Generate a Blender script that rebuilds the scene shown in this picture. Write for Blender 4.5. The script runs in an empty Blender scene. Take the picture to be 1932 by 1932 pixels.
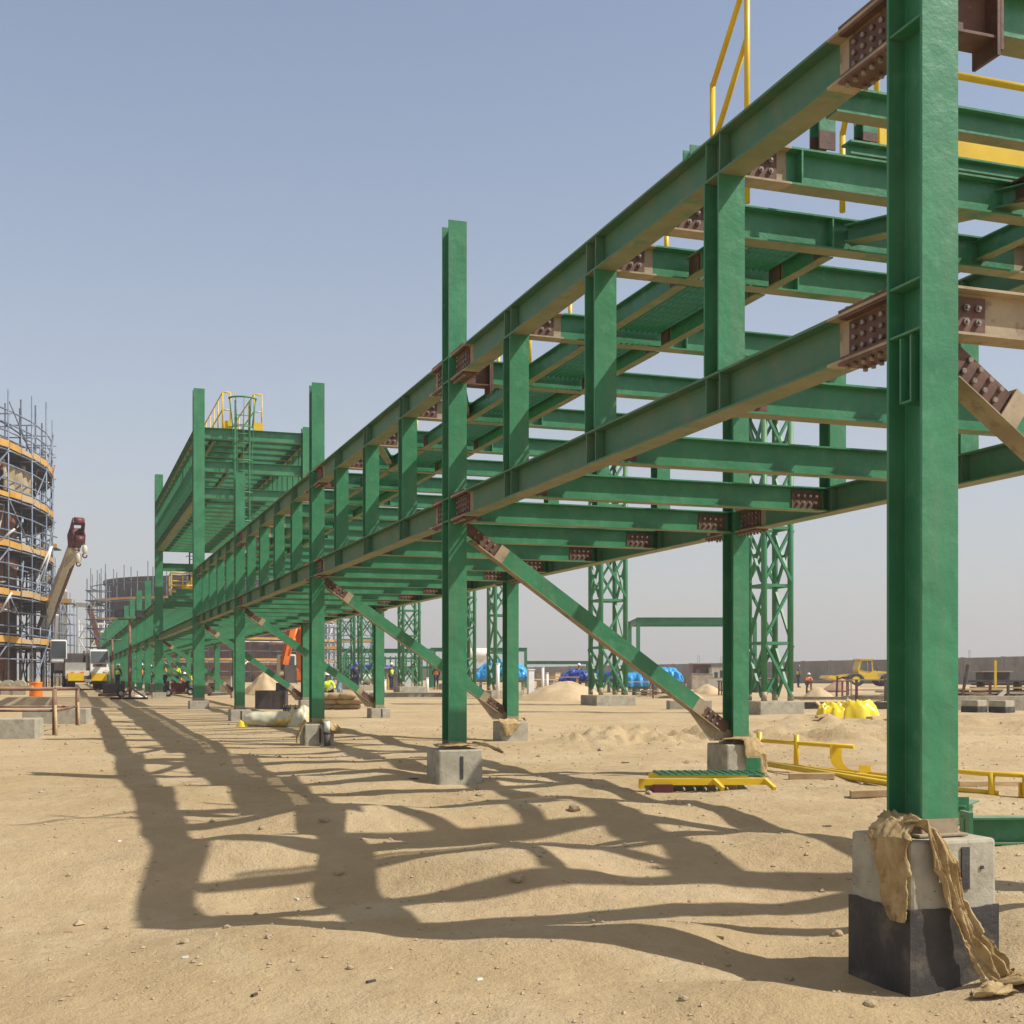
import bpy, bmesh, math, random
from mathutils import Vector, Matrix, noise
random.seed(7)
SC = bpy.context.scene
COL = SC.collection
R = math.radians

# ------------------------------------------------------------------ camera, sky, sun
EYE = 1.5
F = 2436.0            # focal length in photo pixels at a 1932 px wide picture
cam_d = bpy.data.cameras.new("camera")
cam = bpy.data.objects.new("camera", cam_d)
COL.objects.link(cam)
cam.location = (0, 0, EYE)
cam.rotation_euler = (R(90), 0, 0)
cam_d.sensor_width = 36
cam_d.lens = 36 * F / 1932
cam_d.shift_y = (1278 - 966) / 1932
cam_d.clip_start = 0.1
cam_d.clip_end = 9000
SC.camera = cam

KT, KL = 0.72, 0.48       # shadow run per metre of height, across and along the rack
TX, TY = 0.9449, 0.3274   # across the rack
LX, LY = -0.3274, 0.9449  # along the rack
sun_to = Vector((KT * TX - KL * LX, KT * TY - KL * LY, 1.0)).normalized()
sun_el = math.asin(sun_to.z)
sun_az = math.atan2(sun_to.x, sun_to.y)
w = bpy.data.worlds.new("World")
SC.world = w
w.use_nodes = True
nt = w.node_tree
nt.nodes.clear()
wo = nt.nodes.new("ShaderNodeOutputWorld")
bg = nt.nodes.new("ShaderNodeBackground")
sky = nt.nodes.new("ShaderNodeTexSky")
sky.sky_type = 'NISHITA'
sky.sun_disc = False
sky.sun_elevation = sun_el
sky.sun_rotation = sun_az
sky.altitude = 0
sky.air_density = 1.0
sky.dust_density = 1.5
sky.ozone_density = 1.2
bg.inputs[1].default_value = 0.125
# airborne dust: the sky pales towards the horizon
tco = nt.nodes.new("ShaderNodeTexCoord")
sep = nt.nodes.new("ShaderNodeSeparateXYZ")
nt.links.new(tco.outputs['Generated'], sep.inputs[0])
def wmath(op, a, b=0.0):
    m = nt.nodes.new("ShaderNodeMath"); m.operation = op
    for i, v in enumerate((a, b)):
        if isinstance(v, (int, float)): m.inputs[i].default_value = v
        else: nt.links.new(v, m.inputs[i])
    return m.outputs[0]
dustf = wmath('MULTIPLY', wmath('EXPONENT', wmath('MULTIPLY', wmath('MAXIMUM', sep.outputs[2], 0.0), -1 / 0.31)), 0.95)
dustf = wmath('MAXIMUM', dustf, 0.22)  # floor pales the unseen upper sky, for less blue fill light
mx = nt.nodes.new("ShaderNodeMix"); mx.data_type = 'RGBA'
nt.links.new(dustf, mx.inputs[0])
nt.links.new(sky.outputs[0], mx.inputs[6])
mx.inputs[7].default_value = (3.85, 3.76, 3.80, 1)
# unseen upper sky tinted warm grey so its fill in shade is less blue
hi_ = nt.nodes.new("ShaderNodeMapRange"); hi_.clamp = True
hi_.inputs[1].default_value = 0.50; hi_.inputs[2].default_value = 0.80; hi_.inputs[4].default_value = 0.80
nt.links.new(sep.outputs[2], hi_.inputs[0])
mx2 = nt.nodes.new("ShaderNodeMix"); mx2.data_type = 'RGBA'
nt.links.new(hi_.outputs[0], mx2.inputs[0])
nt.links.new(mx.outputs[2], mx2.inputs[6])
mx2.inputs[7].default_value = (3.1, 2.75, 2.25, 1)
nt.links.new(mx2.outputs[2], bg.inputs[0])
nt.links.new(bg.outputs[0], wo.inputs[0])

sd = bpy.data.lights.new("sun", 'SUN')
sd.energy = 4.1
sd.angle = R(0.53)
sd.color = (1.0, 0.955, 0.87)
so = bpy.data.objects.new("sun", sd)
COL.objects.link(so)
so.rotation_euler = sun_to.to_track_quat('Z', 'Y').to_euler()
SC.view_settings.view_transform = 'Standard'
SC.view_settings.look = 'None'
SC.view_settings.exposure = 0.30
SC.view_settings.gamma = 1.0

# ------------------------------------------------------------------ materials
def _mix(nt, fac, a, b):
    m = nt.nodes.new("ShaderNodeMix")
    m.data_type = 'RGBA'
    for s, v in ((m.inputs[0], fac), (m.inputs[6], a), (m.inputs[7], b)):
        if hasattr(v, 'links') or hasattr(v, 'is_linked'):
            nt.links.new(v, s)
        else:
            s.default_value = v if isinstance(v, float) else (*v, 1)
    return m.outputs[2]

def _noise(nt, co, scale, detail=4.0, rough=0.55, stretch=None):
    if stretch:
        mp = nt.nodes.new("ShaderNodeMapping")
        mp.inputs['Scale'].default_value = stretch
        nt.links.new(co, mp.inputs[0])
        co = mp.outputs[0]
    n = nt.nodes.new("ShaderNodeTexNoise")
    n.inputs['Scale'].default_value = scale
    n.inputs['Detail'].default_value = detail
    n.inputs['Roughness'].default_value = rough
    nt.links.new(co, n.inputs['Vector'])
    return n.outputs[0]

def _ramp(nt, fac, lo, hi):
    m = nt.nodes.new("ShaderNodeMapRange")
    m.inputs[1].default_value = lo
    m.inputs[2].default_value = hi
    m.clamp = True
    nt.links.new(fac, m.inputs[0])
    return m.outputs[0]

def _math(nt, op, a, b):
    m = nt.nodes.new("ShaderNodeMath")
    m.operation = op
    for i, v in enumerate((a, b)):
        if isinstance(v, (int, float)):
            m.inputs[i].default_value = v
        else:
            nt.links.new(v, m.inputs[i])
    return m.outputs[0]

def mat(name, c1, c2=None, scale=3.0, rough=0.6, metal=0.0, bump=0.15, bscale=25.0, dust=0.0,
        lo=0.35, hi=0.65, stretch=None, c3=None, c3scale=12.0, c3lo=0.6, c3hi=0.7, alpha=1.0, bdist=0.01, spec=0.5, wear=0.0, pits=0.0):
    m = bpy.data.materials.new(name)
    m.use_nodes = True
    nt = m.node_tree
    p = nt.nodes["Principled BSDF"]
    tc = nt.nodes.new("ShaderNodeTexCoord")
    co = tc.outputs['Object']
    c2 = c2 or tuple(min(1, x * 1.25) for x in c1)
    f = _ramp(nt, _noise(nt, co, scale, stretch=stretch), lo, hi)
    col = _mix(nt, f, c1, c2)
    if c3:
        f3 = _ramp(nt, _noise(nt, co, c3scale, 5.0, 0.65), c3lo, c3hi)
        col = _mix(nt, f3, col, c3)
    if dust > 0:
        g = nt.nodes.new("ShaderNodeNewGeometry")
        sx = nt.nodes.new("ShaderNodeSeparateXYZ")
        nt.links.new(g.outputs['Normal'], sx.inputs[0])
        up = _ramp(nt, sx.outputs[2], 0.25, 0.95)
        up = _math(nt, 'MULTIPLY', up, _ramp(nt, _noise(nt, co, 5.0), 0.2, 0.7))
        up = _math(nt, 'MULTIPLY', up, dust)
        col = _mix(nt, up, col, (0.50, 0.39, 0.25))
    if pits > 0:      # air holes and dark specks in cast concrete
        f7 = _ramp(nt, _noise(nt, co, 55, 2.0, 0.5), 0.70, 0.74)
        col = _mix(nt, _math(nt, 'MULTIPLY', f7, pits), col, (0.09, 0.08, 0.065))
        f8 = _ramp(nt, _noise(nt, co, 1.5, 5.0, 0.7, stretch=(7, 7, 1)), 0.52, 0.75)
        col = _mix(nt, _math(nt, 'MULTIPLY', f8, 0.5), col, (0.46, 0.40, 0.28))
    if wear > 0:      # paint flecks, scuffs and dusty runs
        f4 = _ramp(nt, _noise(nt, co, 38, 5.0, 0.7), 0.66, 0.72)
        col = _mix(nt, _math(nt, 'MULTIPLY', f4, wear), col, (0.16, 0.31, 0.20))
        f5 = _ramp(nt, _noise(nt, co, 1.0, 4.0, 0.6, stretch=(9, 9, 0.9)), 0.5, 0.8)
        col = _mix(nt, _math(nt, 'MULTIPLY', f5, wear * 0.45), col, (0.22, 0.20, 0.13))
        f6 = _ramp(nt, _noise(nt, co, 16, 6.0, 0.75), 0.70, 0.73)
        col = _mix(nt, _math(nt, 'MULTIPLY', f6, wear), col, (0.30, 0.24, 0.16))
    nt.links.new(col, p.inputs['Base Color'])
    p.inputs['Roughness'].default_value = rough
    p.inputs['Metallic'].default_value = metal
    p.inputs['Specular IOR Level'].default_value = spec
    if alpha < 1:
        p.inputs['Alpha'].default_value = alpha
    if bump > 0:
        b = nt.nodes.new("ShaderNodeBump")
        b.inputs['Strength'].default_value = bump
        b.inputs['Distance'].default_value = bdist
        nt.links.new(_noise(nt, co, bscale, 5.0, 0.6), b.inputs['Height'])
        nt.links.new(b.outputs[0], p.inputs['Normal'])
    return m

M = {}
M['green'] = mat("green_paint", (0.028, 0.175, 0.078), (0.048, 0.235, 0.110), 2.2, rough=0.42, bump=0.35, bscale=9, dust=0.55,
                 c3=(0.09, 0.28, 0.16), c3scale=7, c3lo=0.55, c3hi=0.8, bdist=0.02, wear=0.55)
M['green_dusty'] = mat("dusty_green_paint", (0.042, 0.17, 0.08), (0.085, 0.185, 0.10), 1.6, rough=0.55, bump=0.3, bscale=9, dust=0.7,
                 c3=(0.14, 0.18, 0.10), c3scale=4, c3lo=0.5, c3hi=0.8, bdist=0.02, wear=0.4)
M['green_plain'] = mat("green_paint_far", (0.034, 0.185, 0.085), (0.05, 0.23, 0.11), 2.0, rough=0.5, bump=0.0, dust=0.5)
M['soffit'] = mat("sand_bounce_soffit", (0.165, 0.19, 0.09), (0.25, 0.24, 0.135), 4.0, rough=0.6, bump=0.2, bscale=20,  # olive tan of sand light thrown up on beam undersides, put into the colour
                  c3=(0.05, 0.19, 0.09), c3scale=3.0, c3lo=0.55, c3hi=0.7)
M['primer'] = mat("beige_primer", (0.29, 0.225, 0.145), (0.42, 0.335, 0.22), 3.5, rough=0.7, bump=0.3, c3=(0.20, 0.15, 0.095), c3scale=9, c3lo=0.55, c3hi=0.7)
M['rust'] = mat("red_oxide_plate", (0.085, 0.040, 0.029), (0.155, 0.075, 0.050), 7.0, rough=0.65, bump=0.3, dust=0.3,
                c3=(0.22, 0.10, 0.05), c3scale=18)
M['bolt'] = mat("galvanised_bolt", (0.17, 0.14, 0.125), (0.34, 0.29, 0.25), 14, rough=0.5, metal=0.3, bump=0)
M['yellow'] = mat("yellow_paint", (0.66, 0.43, 0.008), (0.76, 0.51, 0.012), 4.0, rough=0.4, bump=0.1, dust=0.25)
M['concrete'] = mat("concrete", (0.33, 0.305, 0.235), (0.44, 0.41, 0.32), 5.0, rough=0.9, bump=0.5, bscale=35,
                    c3=(0.22, 0.19, 0.14), c3scale=6, c3lo=0.5, c3hi=0.75, dust=0.3, pits=0.8)
M['bitumen'] = mat("bitumen_coating", (0.030, 0.028, 0.028), (0.062, 0.056, 0.051), 5.0, rough=0.65, bump=0.5, bscale=40,
                   c3=(0.21, 0.17, 0.125), c3scale=4, c3lo=0.52, c3hi=0.82)
M['burlap'] = mat("burlap", (0.40, 0.275, 0.12), (0.56, 0.42, 0.22), 9.0, rough=0.95, bump=0.9, bscale=160, c3=(0.27, 0.175, 0.075), c3scale=14, c3lo=0.52, c3hi=0.7)
M['timber'] = mat("timber", (0.40, 0.27, 0.13), (0.55, 0.40, 0.22), 3.0, rough=0.85, bump=0.3, bscale=30, stretch=(1, 8, 8))
M['timber_grey'] = mat("weathered_timber", (0.26, 0.21, 0.16), (0.40, 0.34, 0.26), 3.0, rough=0.9, bump=0.3)
M['dark_wood'] = mat("dark_ply", (0.05, 0.04, 0.032), (0.10, 0.08, 0.06), 5.0, rough=0.85)
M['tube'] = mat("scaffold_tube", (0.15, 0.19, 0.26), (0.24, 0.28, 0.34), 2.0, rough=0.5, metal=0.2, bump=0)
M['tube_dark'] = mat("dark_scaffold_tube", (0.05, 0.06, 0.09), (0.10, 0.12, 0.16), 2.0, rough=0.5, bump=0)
M['tube_white'] = mat("bright_scaffold_tube", (0.62, 0.62, 0.60), (0.72, 0.71, 0.68), 2.0, rough=0.4, bump=0)
M['toeboard'] = mat("ochre_toe_board", (0.46, 0.24, 0.045), (0.60, 0.34, 0.08), 0.8, rough=0.8, bump=0)
M['deck'] = mat("dark_deck", (0.035, 0.035, 0.05), (0.07, 0.065, 0.075), 0.8, rough=0.9, bump=0)
M['tank'] = mat("rusty_tank_shell", (0.19, 0.075, 0.042), (0.33, 0.14, 0.075), 0.25, rough=0.8, bump=0, c3=(0.06, 0.03, 0.025), c3scale=0.4, c3lo=0.5, c3hi=0.62)
M['tank_dark'] = mat("dark_tank_shell", (0.055, 0.05, 0.055), (0.095, 0.085, 0.085), 0.2, rough=0.8, bump=0)
M['hessian'] = mat("hessian_sheet", (0.32, 0.25, 0.15), (0.42, 0.34, 0.22), 1.0, rough=0.95, bump=0)
M['blue_tarp'] = mat("blue_tarp", (0.02, 0.29, 0.70), (0.05, 0.40, 0.80), 2.0, rough=0.35, bump=0.3, bscale=6)
M['navy_tarp'] = mat("dark_blue_tarp", (0.008, 0.035, 0.24), (0.015, 0.06, 0.34), 2.0, rough=0.4, bump=0.3, bscale=6)
M['yellow_film'] = mat("yellow_plastic_film", (0.78, 0.55, 0.01), (0.86, 0.68, 0.05), 3.0, rough=0.25, bump=0.4, bscale=10)
M['pale_film'] = mat("pale_plastic_film", (0.52, 0.50, 0.34), (0.66, 0.63, 0.46), 3.0, rough=0.3, bump=0.4, bscale=10,
                     c3=(0.62, 0.44, 0.06), c3scale=2.2, c3lo=0.52, c3hi=0.6)
M['white'] = mat("white_paint", (0.72, 0.71, 0.67), (0.80, 0.79, 0.75), 3.0, rough=0.4, bump=0, dust=0.4)
M['cream'] = mat("cream_crane_paint", (0.58, 0.53, 0.42), (0.68, 0.63, 0.52), 1.5, rough=0.45, bump=0)
M['maroon'] = mat("maroon_paint", (0.085, 0.014, 0.018), (0.13, 0.025, 0.026), 2.0, rough=0.5, bump=0)
M['black'] = mat("black_rubber", (0.012, 0.012, 0.013), (0.025, 0.024, 0.024), 4.0, rough=0.75, bump=0, dust=0.4)
M['glass'] = mat("dark_glass", (0.06, 0.075, 0.08), (0.10, 0.12, 0.125), 1.0, rough=0.12, bump=0)
M['orange'] = mat("orange_paint", (0.52, 0.10, 0.012), (0.60, 0.14, 0.02), 2.0, rough=0.5, bump=0)
M['bright_orange'] = mat("bright_orange_plastic", (0.80, 0.17, 0.01), (0.88, 0.22, 0.015), 2.0, rough=0.4, bump=0)
M['brown_pipe'] = mat("rusty_pipe", (0.13, 0.055, 0.035), (0.22, 0.11, 0.065), 5.0, rough=0.7, bump=0, dust=0.6)
M['sand_heap'] = mat("heap_sand", (0.50, 0.37, 0.21), (0.58, 0.44, 0.27), 2.0, rough=0.95, bump=0.5, bscale=15, bdist=0.05)
M['red_heap'] = mat("reddish_soil", (0.42, 0.26, 0.16), (0.50, 0.32, 0.21), 2.0, rough=0.95, bump=0.4, bscale=12, bdist=0.05)
M['sandbag'] = mat("sandbag_cloth", (0.30, 0.215, 0.12), (0.40, 0.30, 0.17), 4.0, rough=0.95, bump=0.4, bscale=50)
M['wallc'] = mat("perimeter_wall_concrete", (0.20, 0.175, 0.15), (0.29, 0.26, 0.225), 0.22, rough=0.9, bump=0, c3=(0.15, 0.13, 0.115), c3scale=0.6, c3lo=0.5, c3hi=0.75)
M['skin'] = mat("skin", (0.20, 0.11, 0.07), (0.23, 0.13, 0.085), 5, rough=0.6, bump=0)
M['navy'] = mat("navy_cloth", (0.015, 0.022, 0.05), (0.03, 0.04, 0.08), 5, rough=0.9, bump=0)
M['bluecloth'] = mat("light_blue_cloth", (0.16, 0.36, 0.55), (0.22, 0.42, 0.62), 5, rough=0.9, bump=0)
M['hivis'] = mat("hi_vis_yellow", (0.55, 0.78, 0.02), (0.62, 0.85, 0.03), 5, rough=0.7, bump=0)
M['hiorange'] = mat("hi_vis_orange", (0.85, 0.20, 0.015), (0.9, 0.25, 0.02), 5, rough=0.7, bump=0)
M['helmet_blue'] = mat("blue_helmet", (0.02, 0.10, 0.38), None, 5, rough=0.35, bump=0)
M['helmet_white'] = mat("white_helmet", (0.75, 0.75, 0.72), None, 5, rough=0.35, bump=0)
M['stone'] = mat("stone", (0.33, 0.25, 0.15), (0.46, 0.36, 0.23), 12, rough=0.95, bump=0.4, bscale=40)
M['steel_dark'] = mat("dark_steel", (0.06, 0.05, 0.045), (0.10, 0.08, 0.07), 3, rough=0.7, bump=0.1)
M['grey'] = mat("grey_steel", (0.30, 0.30, 0.29), (0.38, 0.38, 0.36), 3, rough=0.6, bump=0)

def ground_material():
    m = bpy.data.materials.new("sandy_ground")
    m.use_nodes = True
    nt = m.node_tree
    p = nt.nodes["Principled BSDF"]
    tc = nt.nodes.new("ShaderNodeTexCoord")
    co = tc.outputs['Object']
    a = _ramp(nt, _noise(nt, co, 0.35, 5.0, 0.6), 0.35, 0.65)
    col = _mix(nt, a, (0.462, 0.340, 0.186), (0.548, 0.415, 0.248))
    b = _ramp(nt, _noise(nt, co, 3.0, 6.0, 0.65), 0.45, 0.72)
    col = _mix(nt, _math(nt, 'MULTIPLY', b, 0.45), col, (0.39, 0.275, 0.155))
    e = _ramp(nt, _noise(nt, co, 0.9, 7.0, 0.7), 0.50, 0.66)
    col = _mix(nt, _math(nt, 'MULTIPLY', e, 0.45), col, (0.60, 0.50, 0.335))
    g_ = _ramp(nt, _noise(nt, co, 1.7, 8.0, 0.75, stretch=(1.0, 0.55, 1.0)), 0.56, 0.70)
    col = _mix(nt, _math(nt, 'MULTIPLY', g_, 0.40), col, (0.36, 0.26, 0.145))
    c = _ramp(nt, _noise(nt, co, 70.0, 4.0, 0.7), 0.62, 0.74)
    col = _mix(nt, _math(nt, 'MULTIPLY', c, 0.6), col, (0.28, 0.20, 0.115))
    d = _ramp(nt, _noise(nt, co, 45.0, 3.0, 0.6), 0.66, 0.74)
    col = _mix(nt, _math(nt, 'MULTIPLY', d, 0.6), col, (0.66, 0.55, 0.40))
    nt.links.new(col, p.inputs['Base Color'])
    p.inputs['Roughness'].default_value = 0.95
    p.inputs['Specular IOR Level'].default_value = 0.15
    h = _math(nt, 'ADD', _math(nt, 'MULTIPLY', _noise(nt, co, 6.0, 6.0, 0.65), 1.0),
              _math(nt, 'MULTIPLY', _noise(nt, co, 60.0, 5.0, 0.7), 0.32))
    bp = nt.nodes.new("ShaderNodeBump")
    bp.inputs['Strength'].default_value = 0.9
    bp.inputs['Distance'].default_value = 0.06
    nt.links.new(h, bp.inputs['Height'])
    nt.links.new(bp.outputs[0], p.inputs['Normal'])
    return m
M['ground'] = ground_material()

# ------------------------------------------------------------------ mesh builder
class MB:
    def __init__(s):
        s.v = []; s.f = []; s.m = []; s.sm = []
    def add(s, vs, fs, mi=0, smooth=False):
        o = len(s.v)
        s.v.extend(tuple(x) for x in vs)
        for k, f in enumerate(fs):
            s.f.append(tuple(i + o for i in f))
            s.m.append(mi[k] if isinstance(mi, (list, tuple)) else mi)
            s.sm.append(smooth)
        return s
    def box(s, c, size, mi=0, ax=None, taper=None):
        c = Vector(c); hx, hy, hz = size[0] / 2, size[1] / 2, size[2] / 2
        X, Y, Z = ax if ax else (Vector((1, 0, 0)), Vector((0, 1, 0)), Vector((0, 0, 1)))
        vs = []
        for k in (-1, 1):
            t = 1 if (k < 0 or taper is None) else taper
            for (i, j) in ((-1, -1), (1, -1), (1, 1), (-1, 1)):
                vs.append(c + X * hx * i * t + Y * hy * j * t + Z * hz * k)
        return s.add(vs, [(3, 2, 1, 0), (4, 5, 6, 7), (0, 1, 5, 4), (1, 2, 6, 5), (2, 3, 7, 6), (3, 0, 4, 7)], mi)
    def bar(s, p0, p1, wd, ht, mi=0, up=(0, 0, 1)):
        p0 = Vector(p0); p1 = Vector(p1); a = (p1 - p0); L = a.length; a.normalize()
        sd = a.cross(Vector(up))
        if sd.length < 1e-4: sd = Vector((1, 0, 0))
        sd.normalize(); u = sd.cross(a)
        return s.box((p0 + p1) / 2, (L, wd, ht), mi, (a, sd, u))
    def tube(s, p0, p1, r, n=8, mi=0, r2=None, cap=True):
        return s.poly([p0, p1], [r, r2 if r2 is not None else r], n, mi, cap)
    def poly(s, pts, r, n=8, mi=0, cap=True):
        pts = [Vector(p) for p in pts]
        rs = r if isinstance(r, (list, tuple)) else [r] * len(pts)
        o = len(s.v); prev = None
        for i, p in enumerate(pts):
            d = (pts[min(i + 1, len(pts) - 1)] - pts[max(i - 1, 0)])
            if d.length < 1e-9: d = Vector((0, 0, 1))
            d.normalize()
            if prev is None:
                a = d.cross(Vector((0, 0, 1)))
                if a.length < 1e-3: a = d.cross(Vector((1, 0, 0)))
            else:
                a = prev - d * prev.dot(d)
            a.normalize(); prev = a; b = d.cross(a)
            for k in range(n):
                t = 2 * math.pi * k / n
                s.v.append(tuple(p + (a * math.cos(t) + b * math.sin(t)) * rs[i]))
        for i in range(len(pts) - 1):
            for k in range(n):
                k2 = (k + 1) % n
                s.f.append((o + i * n + k, o + i * n + k2, o + (i + 1) * n + k2, o + (i + 1) * n + k)); s.m.append(mi); s.sm.append(True)
        if cap:
            s.f.append(tuple(o + k for k in range(n))[::-1]); s.m.append(mi); s.sm.append(False)
            e = o + (len(pts) - 1) * n
            s.f.append(tuple(e + k for k in range(n))); s.m.append(mi); s.sm.append(False)
        return s
    def ibeam(s, p0, p1, d, wd, tf=0.014, tw=0.010, segs=((1.0, 0, 1),), up=(0, 0, 1)):
        """I section; segs = (length fraction, material, material of the underside)"""
        p0 = Vector(p0); p1 = Vector(p1); a = p1 - p0; L = a.length; a.normalize()
        sd = a.cross(Vector(up)); sd.normalize(); u = sd.cross(a)
        h = d / 2; w2 = wd / 2; t2 = tw / 2
        prof = [(-w2, -h), (w2, -h), (w2, -h + tf), (t2, -h + tf), (t2, h - tf), (w2, h - tf), (w2, h), (-w2, h),
                (-w2, h - tf), (-t2, h - tf), (-t2, -h + tf), (-w2, -h + tf)]
        x = 0.0; rings = [0.0]
        for q in segs:
            x += q[0]; rings.append(min(x, 1.0))
        rings[-1] = 1.0
        o = len(s.v)
        for r_ in rings:
            for (y, z) in prof:
                s.v.append(tuple(p0 + a * (L * r_) + sd * y + u * z))
        for i, q in enumerate(segs):
            for k in range(12):
                k2 = (k + 1) % 12
                s.f.append((o + i * 12 + k, o + (i + 1) * 12 + k, o + (i + 1) * 12 + k2, o + i * 12 + k2))
                s.m.append(q[2] if k == 0 else q[1]); s.sm.append(False)
        for base, flip, mi in ((o, False, segs[0][1]), (o + len(segs) * 12, True, segs[-1][1])):
            for quad in ((0, 1, 2, 11), (11, 2, 3, 10), (10, 3, 4, 9), (9, 4, 5, 8), (8, 5, 6, 7)):
                q = tuple(base + i for i in quad)
                s.f.append(q[::-1] if flip else q); s.m.append(mi); s.sm.append(False)
        return s
    def lathe(s, prof, c=(0, 0, 0), n=16, mi=0, smooth=True):
        o = len(s.v)
        for (r, z) in prof:
            for k in range(n):
                t = 2 * math.pi * k / n
                s.v.append((c[0] + r * math.cos(t), c[1] + r * math.sin(t), c[2] + z))
        for i in range(len(prof) - 1):
            for k in range(n):
                k2 = (k + 1) % n
                s.f.append((o + i * n + k, o + i * n + k2, o + (i + 1) * n + k2, o + (i + 1) * n + k)); s.m.append(mi); s.sm.append(smooth)
        s.f.append(tuple(o + k for k in range(n))[::-1]); s.m.append(mi); s.sm.append(False)
        e = o + (len(prof) - 1) * n
        s.f.append(tuple(e + k for k in range(n))); s.m.append(mi); s.sm.append(False)
        return s
    def prism(s, pts, e, mi=0):
        """polygon pts (3D) extruded by vector e"""
        n = len(pts); e = Vector(e)
        vs = [Vector(p) for p in pts] + [Vector(p) + e for p in pts]
        return s.add(vs, [tuple(range(n))[::-1], tuple(range(n, 2 * n))] + [(i, (i + 1) % n, n + (i + 1) % n, n + i) for i in range(n)], mi)
    def sphere(s, c, r, n=10, m=6, mi=0, sc=(1, 1, 1)):
        prof = []
        o = len(s.v)
        for i in range(m + 1):
            ph = math.pi * i / m
            for k in range(n):
                t = 2 * math.pi * k / n
                s.v.append((c[0] + r * sc[0] * math.sin(ph) * math.cos(t), c[1] + r * sc[1] * math.sin(ph) * math.sin(t), c[2] - r * sc[2] * math.cos(ph)))
        for i in range(m):
            for k in range(n):
                k2 = (k + 1) % n
                s.f.append((o + i * n + k, o + i * n + k2, o + (i + 1) * n + k2, o + (i + 1) * n + k)); s.m.append(mi); s.sm.append(True)
        return s
    def mesh(s, name, mats):
        me = bpy.data.meshes.new(name)
        me.from_pydata(s.v, [], s.f)
        for m in mats: me.materials.append(M[m])
        me.polygons.foreach_set("material_index", s.m)
        me.polygons.foreach_set("use_smooth", s.sm)
        bm = bmesh.new(); bm.from_mesh(me)
        bmesh.ops.recalc_face_normals(bm, faces=bm.faces)
        bm.to_mesh(me); bm.free()
        return me
    def build(s, name, mats, parent=None, loc=(0, 0, 0), rz=0.0, bevel=0.0, **k):
        if isinstance(mats, str): mats = [mats]
        return place(name, s.mesh(name, mats), parent, loc, rz, bevel, **k)

def place(name, me, parent=None, loc=(0, 0, 0), rz=0.0, bevel=0.0, label=None, cat=None, group=None, kind=None):
    o = bpy.data.objects.new(name, me)
    COL.objects.link(o)
    o.location = loc; o.rotation_euler = (0, 0, rz)
    if parent: o.parent = parent
    if bevel:
        b = o.modifiers.new("bevel", 'BEVEL'); b.width = bevel; b.segments = 2; b.limit_method = 'ANGLE'; b.angle_limit = R(40)
    tag(o, label, cat, group, kind)
    return o

def tag(o, label=None, cat=None, group=None, kind=None):
    if label: o['label'] = label
    if cat: o['category'] = cat
    if group: o['group'] = group
    if kind: o['kind'] = kind
    return o

def empty(name, loc, label, cat, rz=0.0, group=None):
    o = bpy.data.objects.new(name, None)
    COL.objects.link(o)
    o.location = loc; o.rotation_euler = (0, 0, rz); o.empty_display_size = 0.3
    return tag(o, label, cat, group)

def copy_tree(o, loc=None, rz=None, label=None, parent=None):
    c = o.copy(); COL.objects.link(c)
    if parent: c.parent = parent
    if loc is not None: c.location = loc
    if rz is not None: c.rotation_euler = (0, 0, rz)
    if label: c['label'] = label
    for ch in list(o.children):
        copy_tree(ch, parent=c)
    return c

# ------------------------------------------------------------------ ground
PROF = [(-1e4, -1.48), (4.0, -1.48), (5.2, -1.44), (6.5, -1.40), (7.0, -1.41), (7.7, -1.36), (9.1, -1.21), (12.7, -1.16), (21, -1.10), (34, -1.0),
        (60, -0.92), (90, -0.82), (150, -0.76), (1e5, -0.70)]
def prof(y):
    for i in range(len(PROF) - 1):
        if y < PROF[i + 1][0]:
            a, b = PROF[i], PROF[i + 1]
            t = (y - a[0]) / (b[0] - a[0]) if a[0] > -9e3 else 1
            return a[1] + (b[1] - a[1]) * t
    return PROF[-1][1]
def sstep(a, b, x):
    t = max(0.0, min(1.0, (x - a) / (b - a))); return t * t * (3 - 2 * t)
BUMPS = [  # x, y, rx, ry, height
    (0.6, 10.9, 1.3, 0.8, 0.11), (-1.3, 10.4, 0.8, 0.6, 0.10), (-0.2, 9.0, 1.0, 0.7, 0.05),
    (0.15, 8.15, 0.55, 0.5, 0.09), (-0.1, 9.7, 0.9, 0.35, -0.09), (-2.0, 9.0, 0.6, 0.5, 0.07), (-1.4, 8.1, 0.8, 0.4, -0.06),
    (1.75, 6.0, 0.7, 0.75, -0.015), (1.3, 6.5, 0.5, 0.5, -0.05), (1.1, 5.6, 0.5, 0.4, 0.07), (3.2, 6.8, 0.8, 1.0, 0.10), (-0.4, 6.75, 1.3, 0.55, 0.075), (0.9, 6.9, 0.5, 0.4, 0.06), (2.6, 5.6, 0.6, 0.4, -0.02),
    (-1.4, 14.2, 1.2, 0.6, 0.08), (-2.9, 12.5, 0.8, 0.8, 0.06), (-4.2, 17.5, 1.5, 1.0, 0.06), (-2.6, 18.5, 1.0, 1.0, -0.05)]
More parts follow.
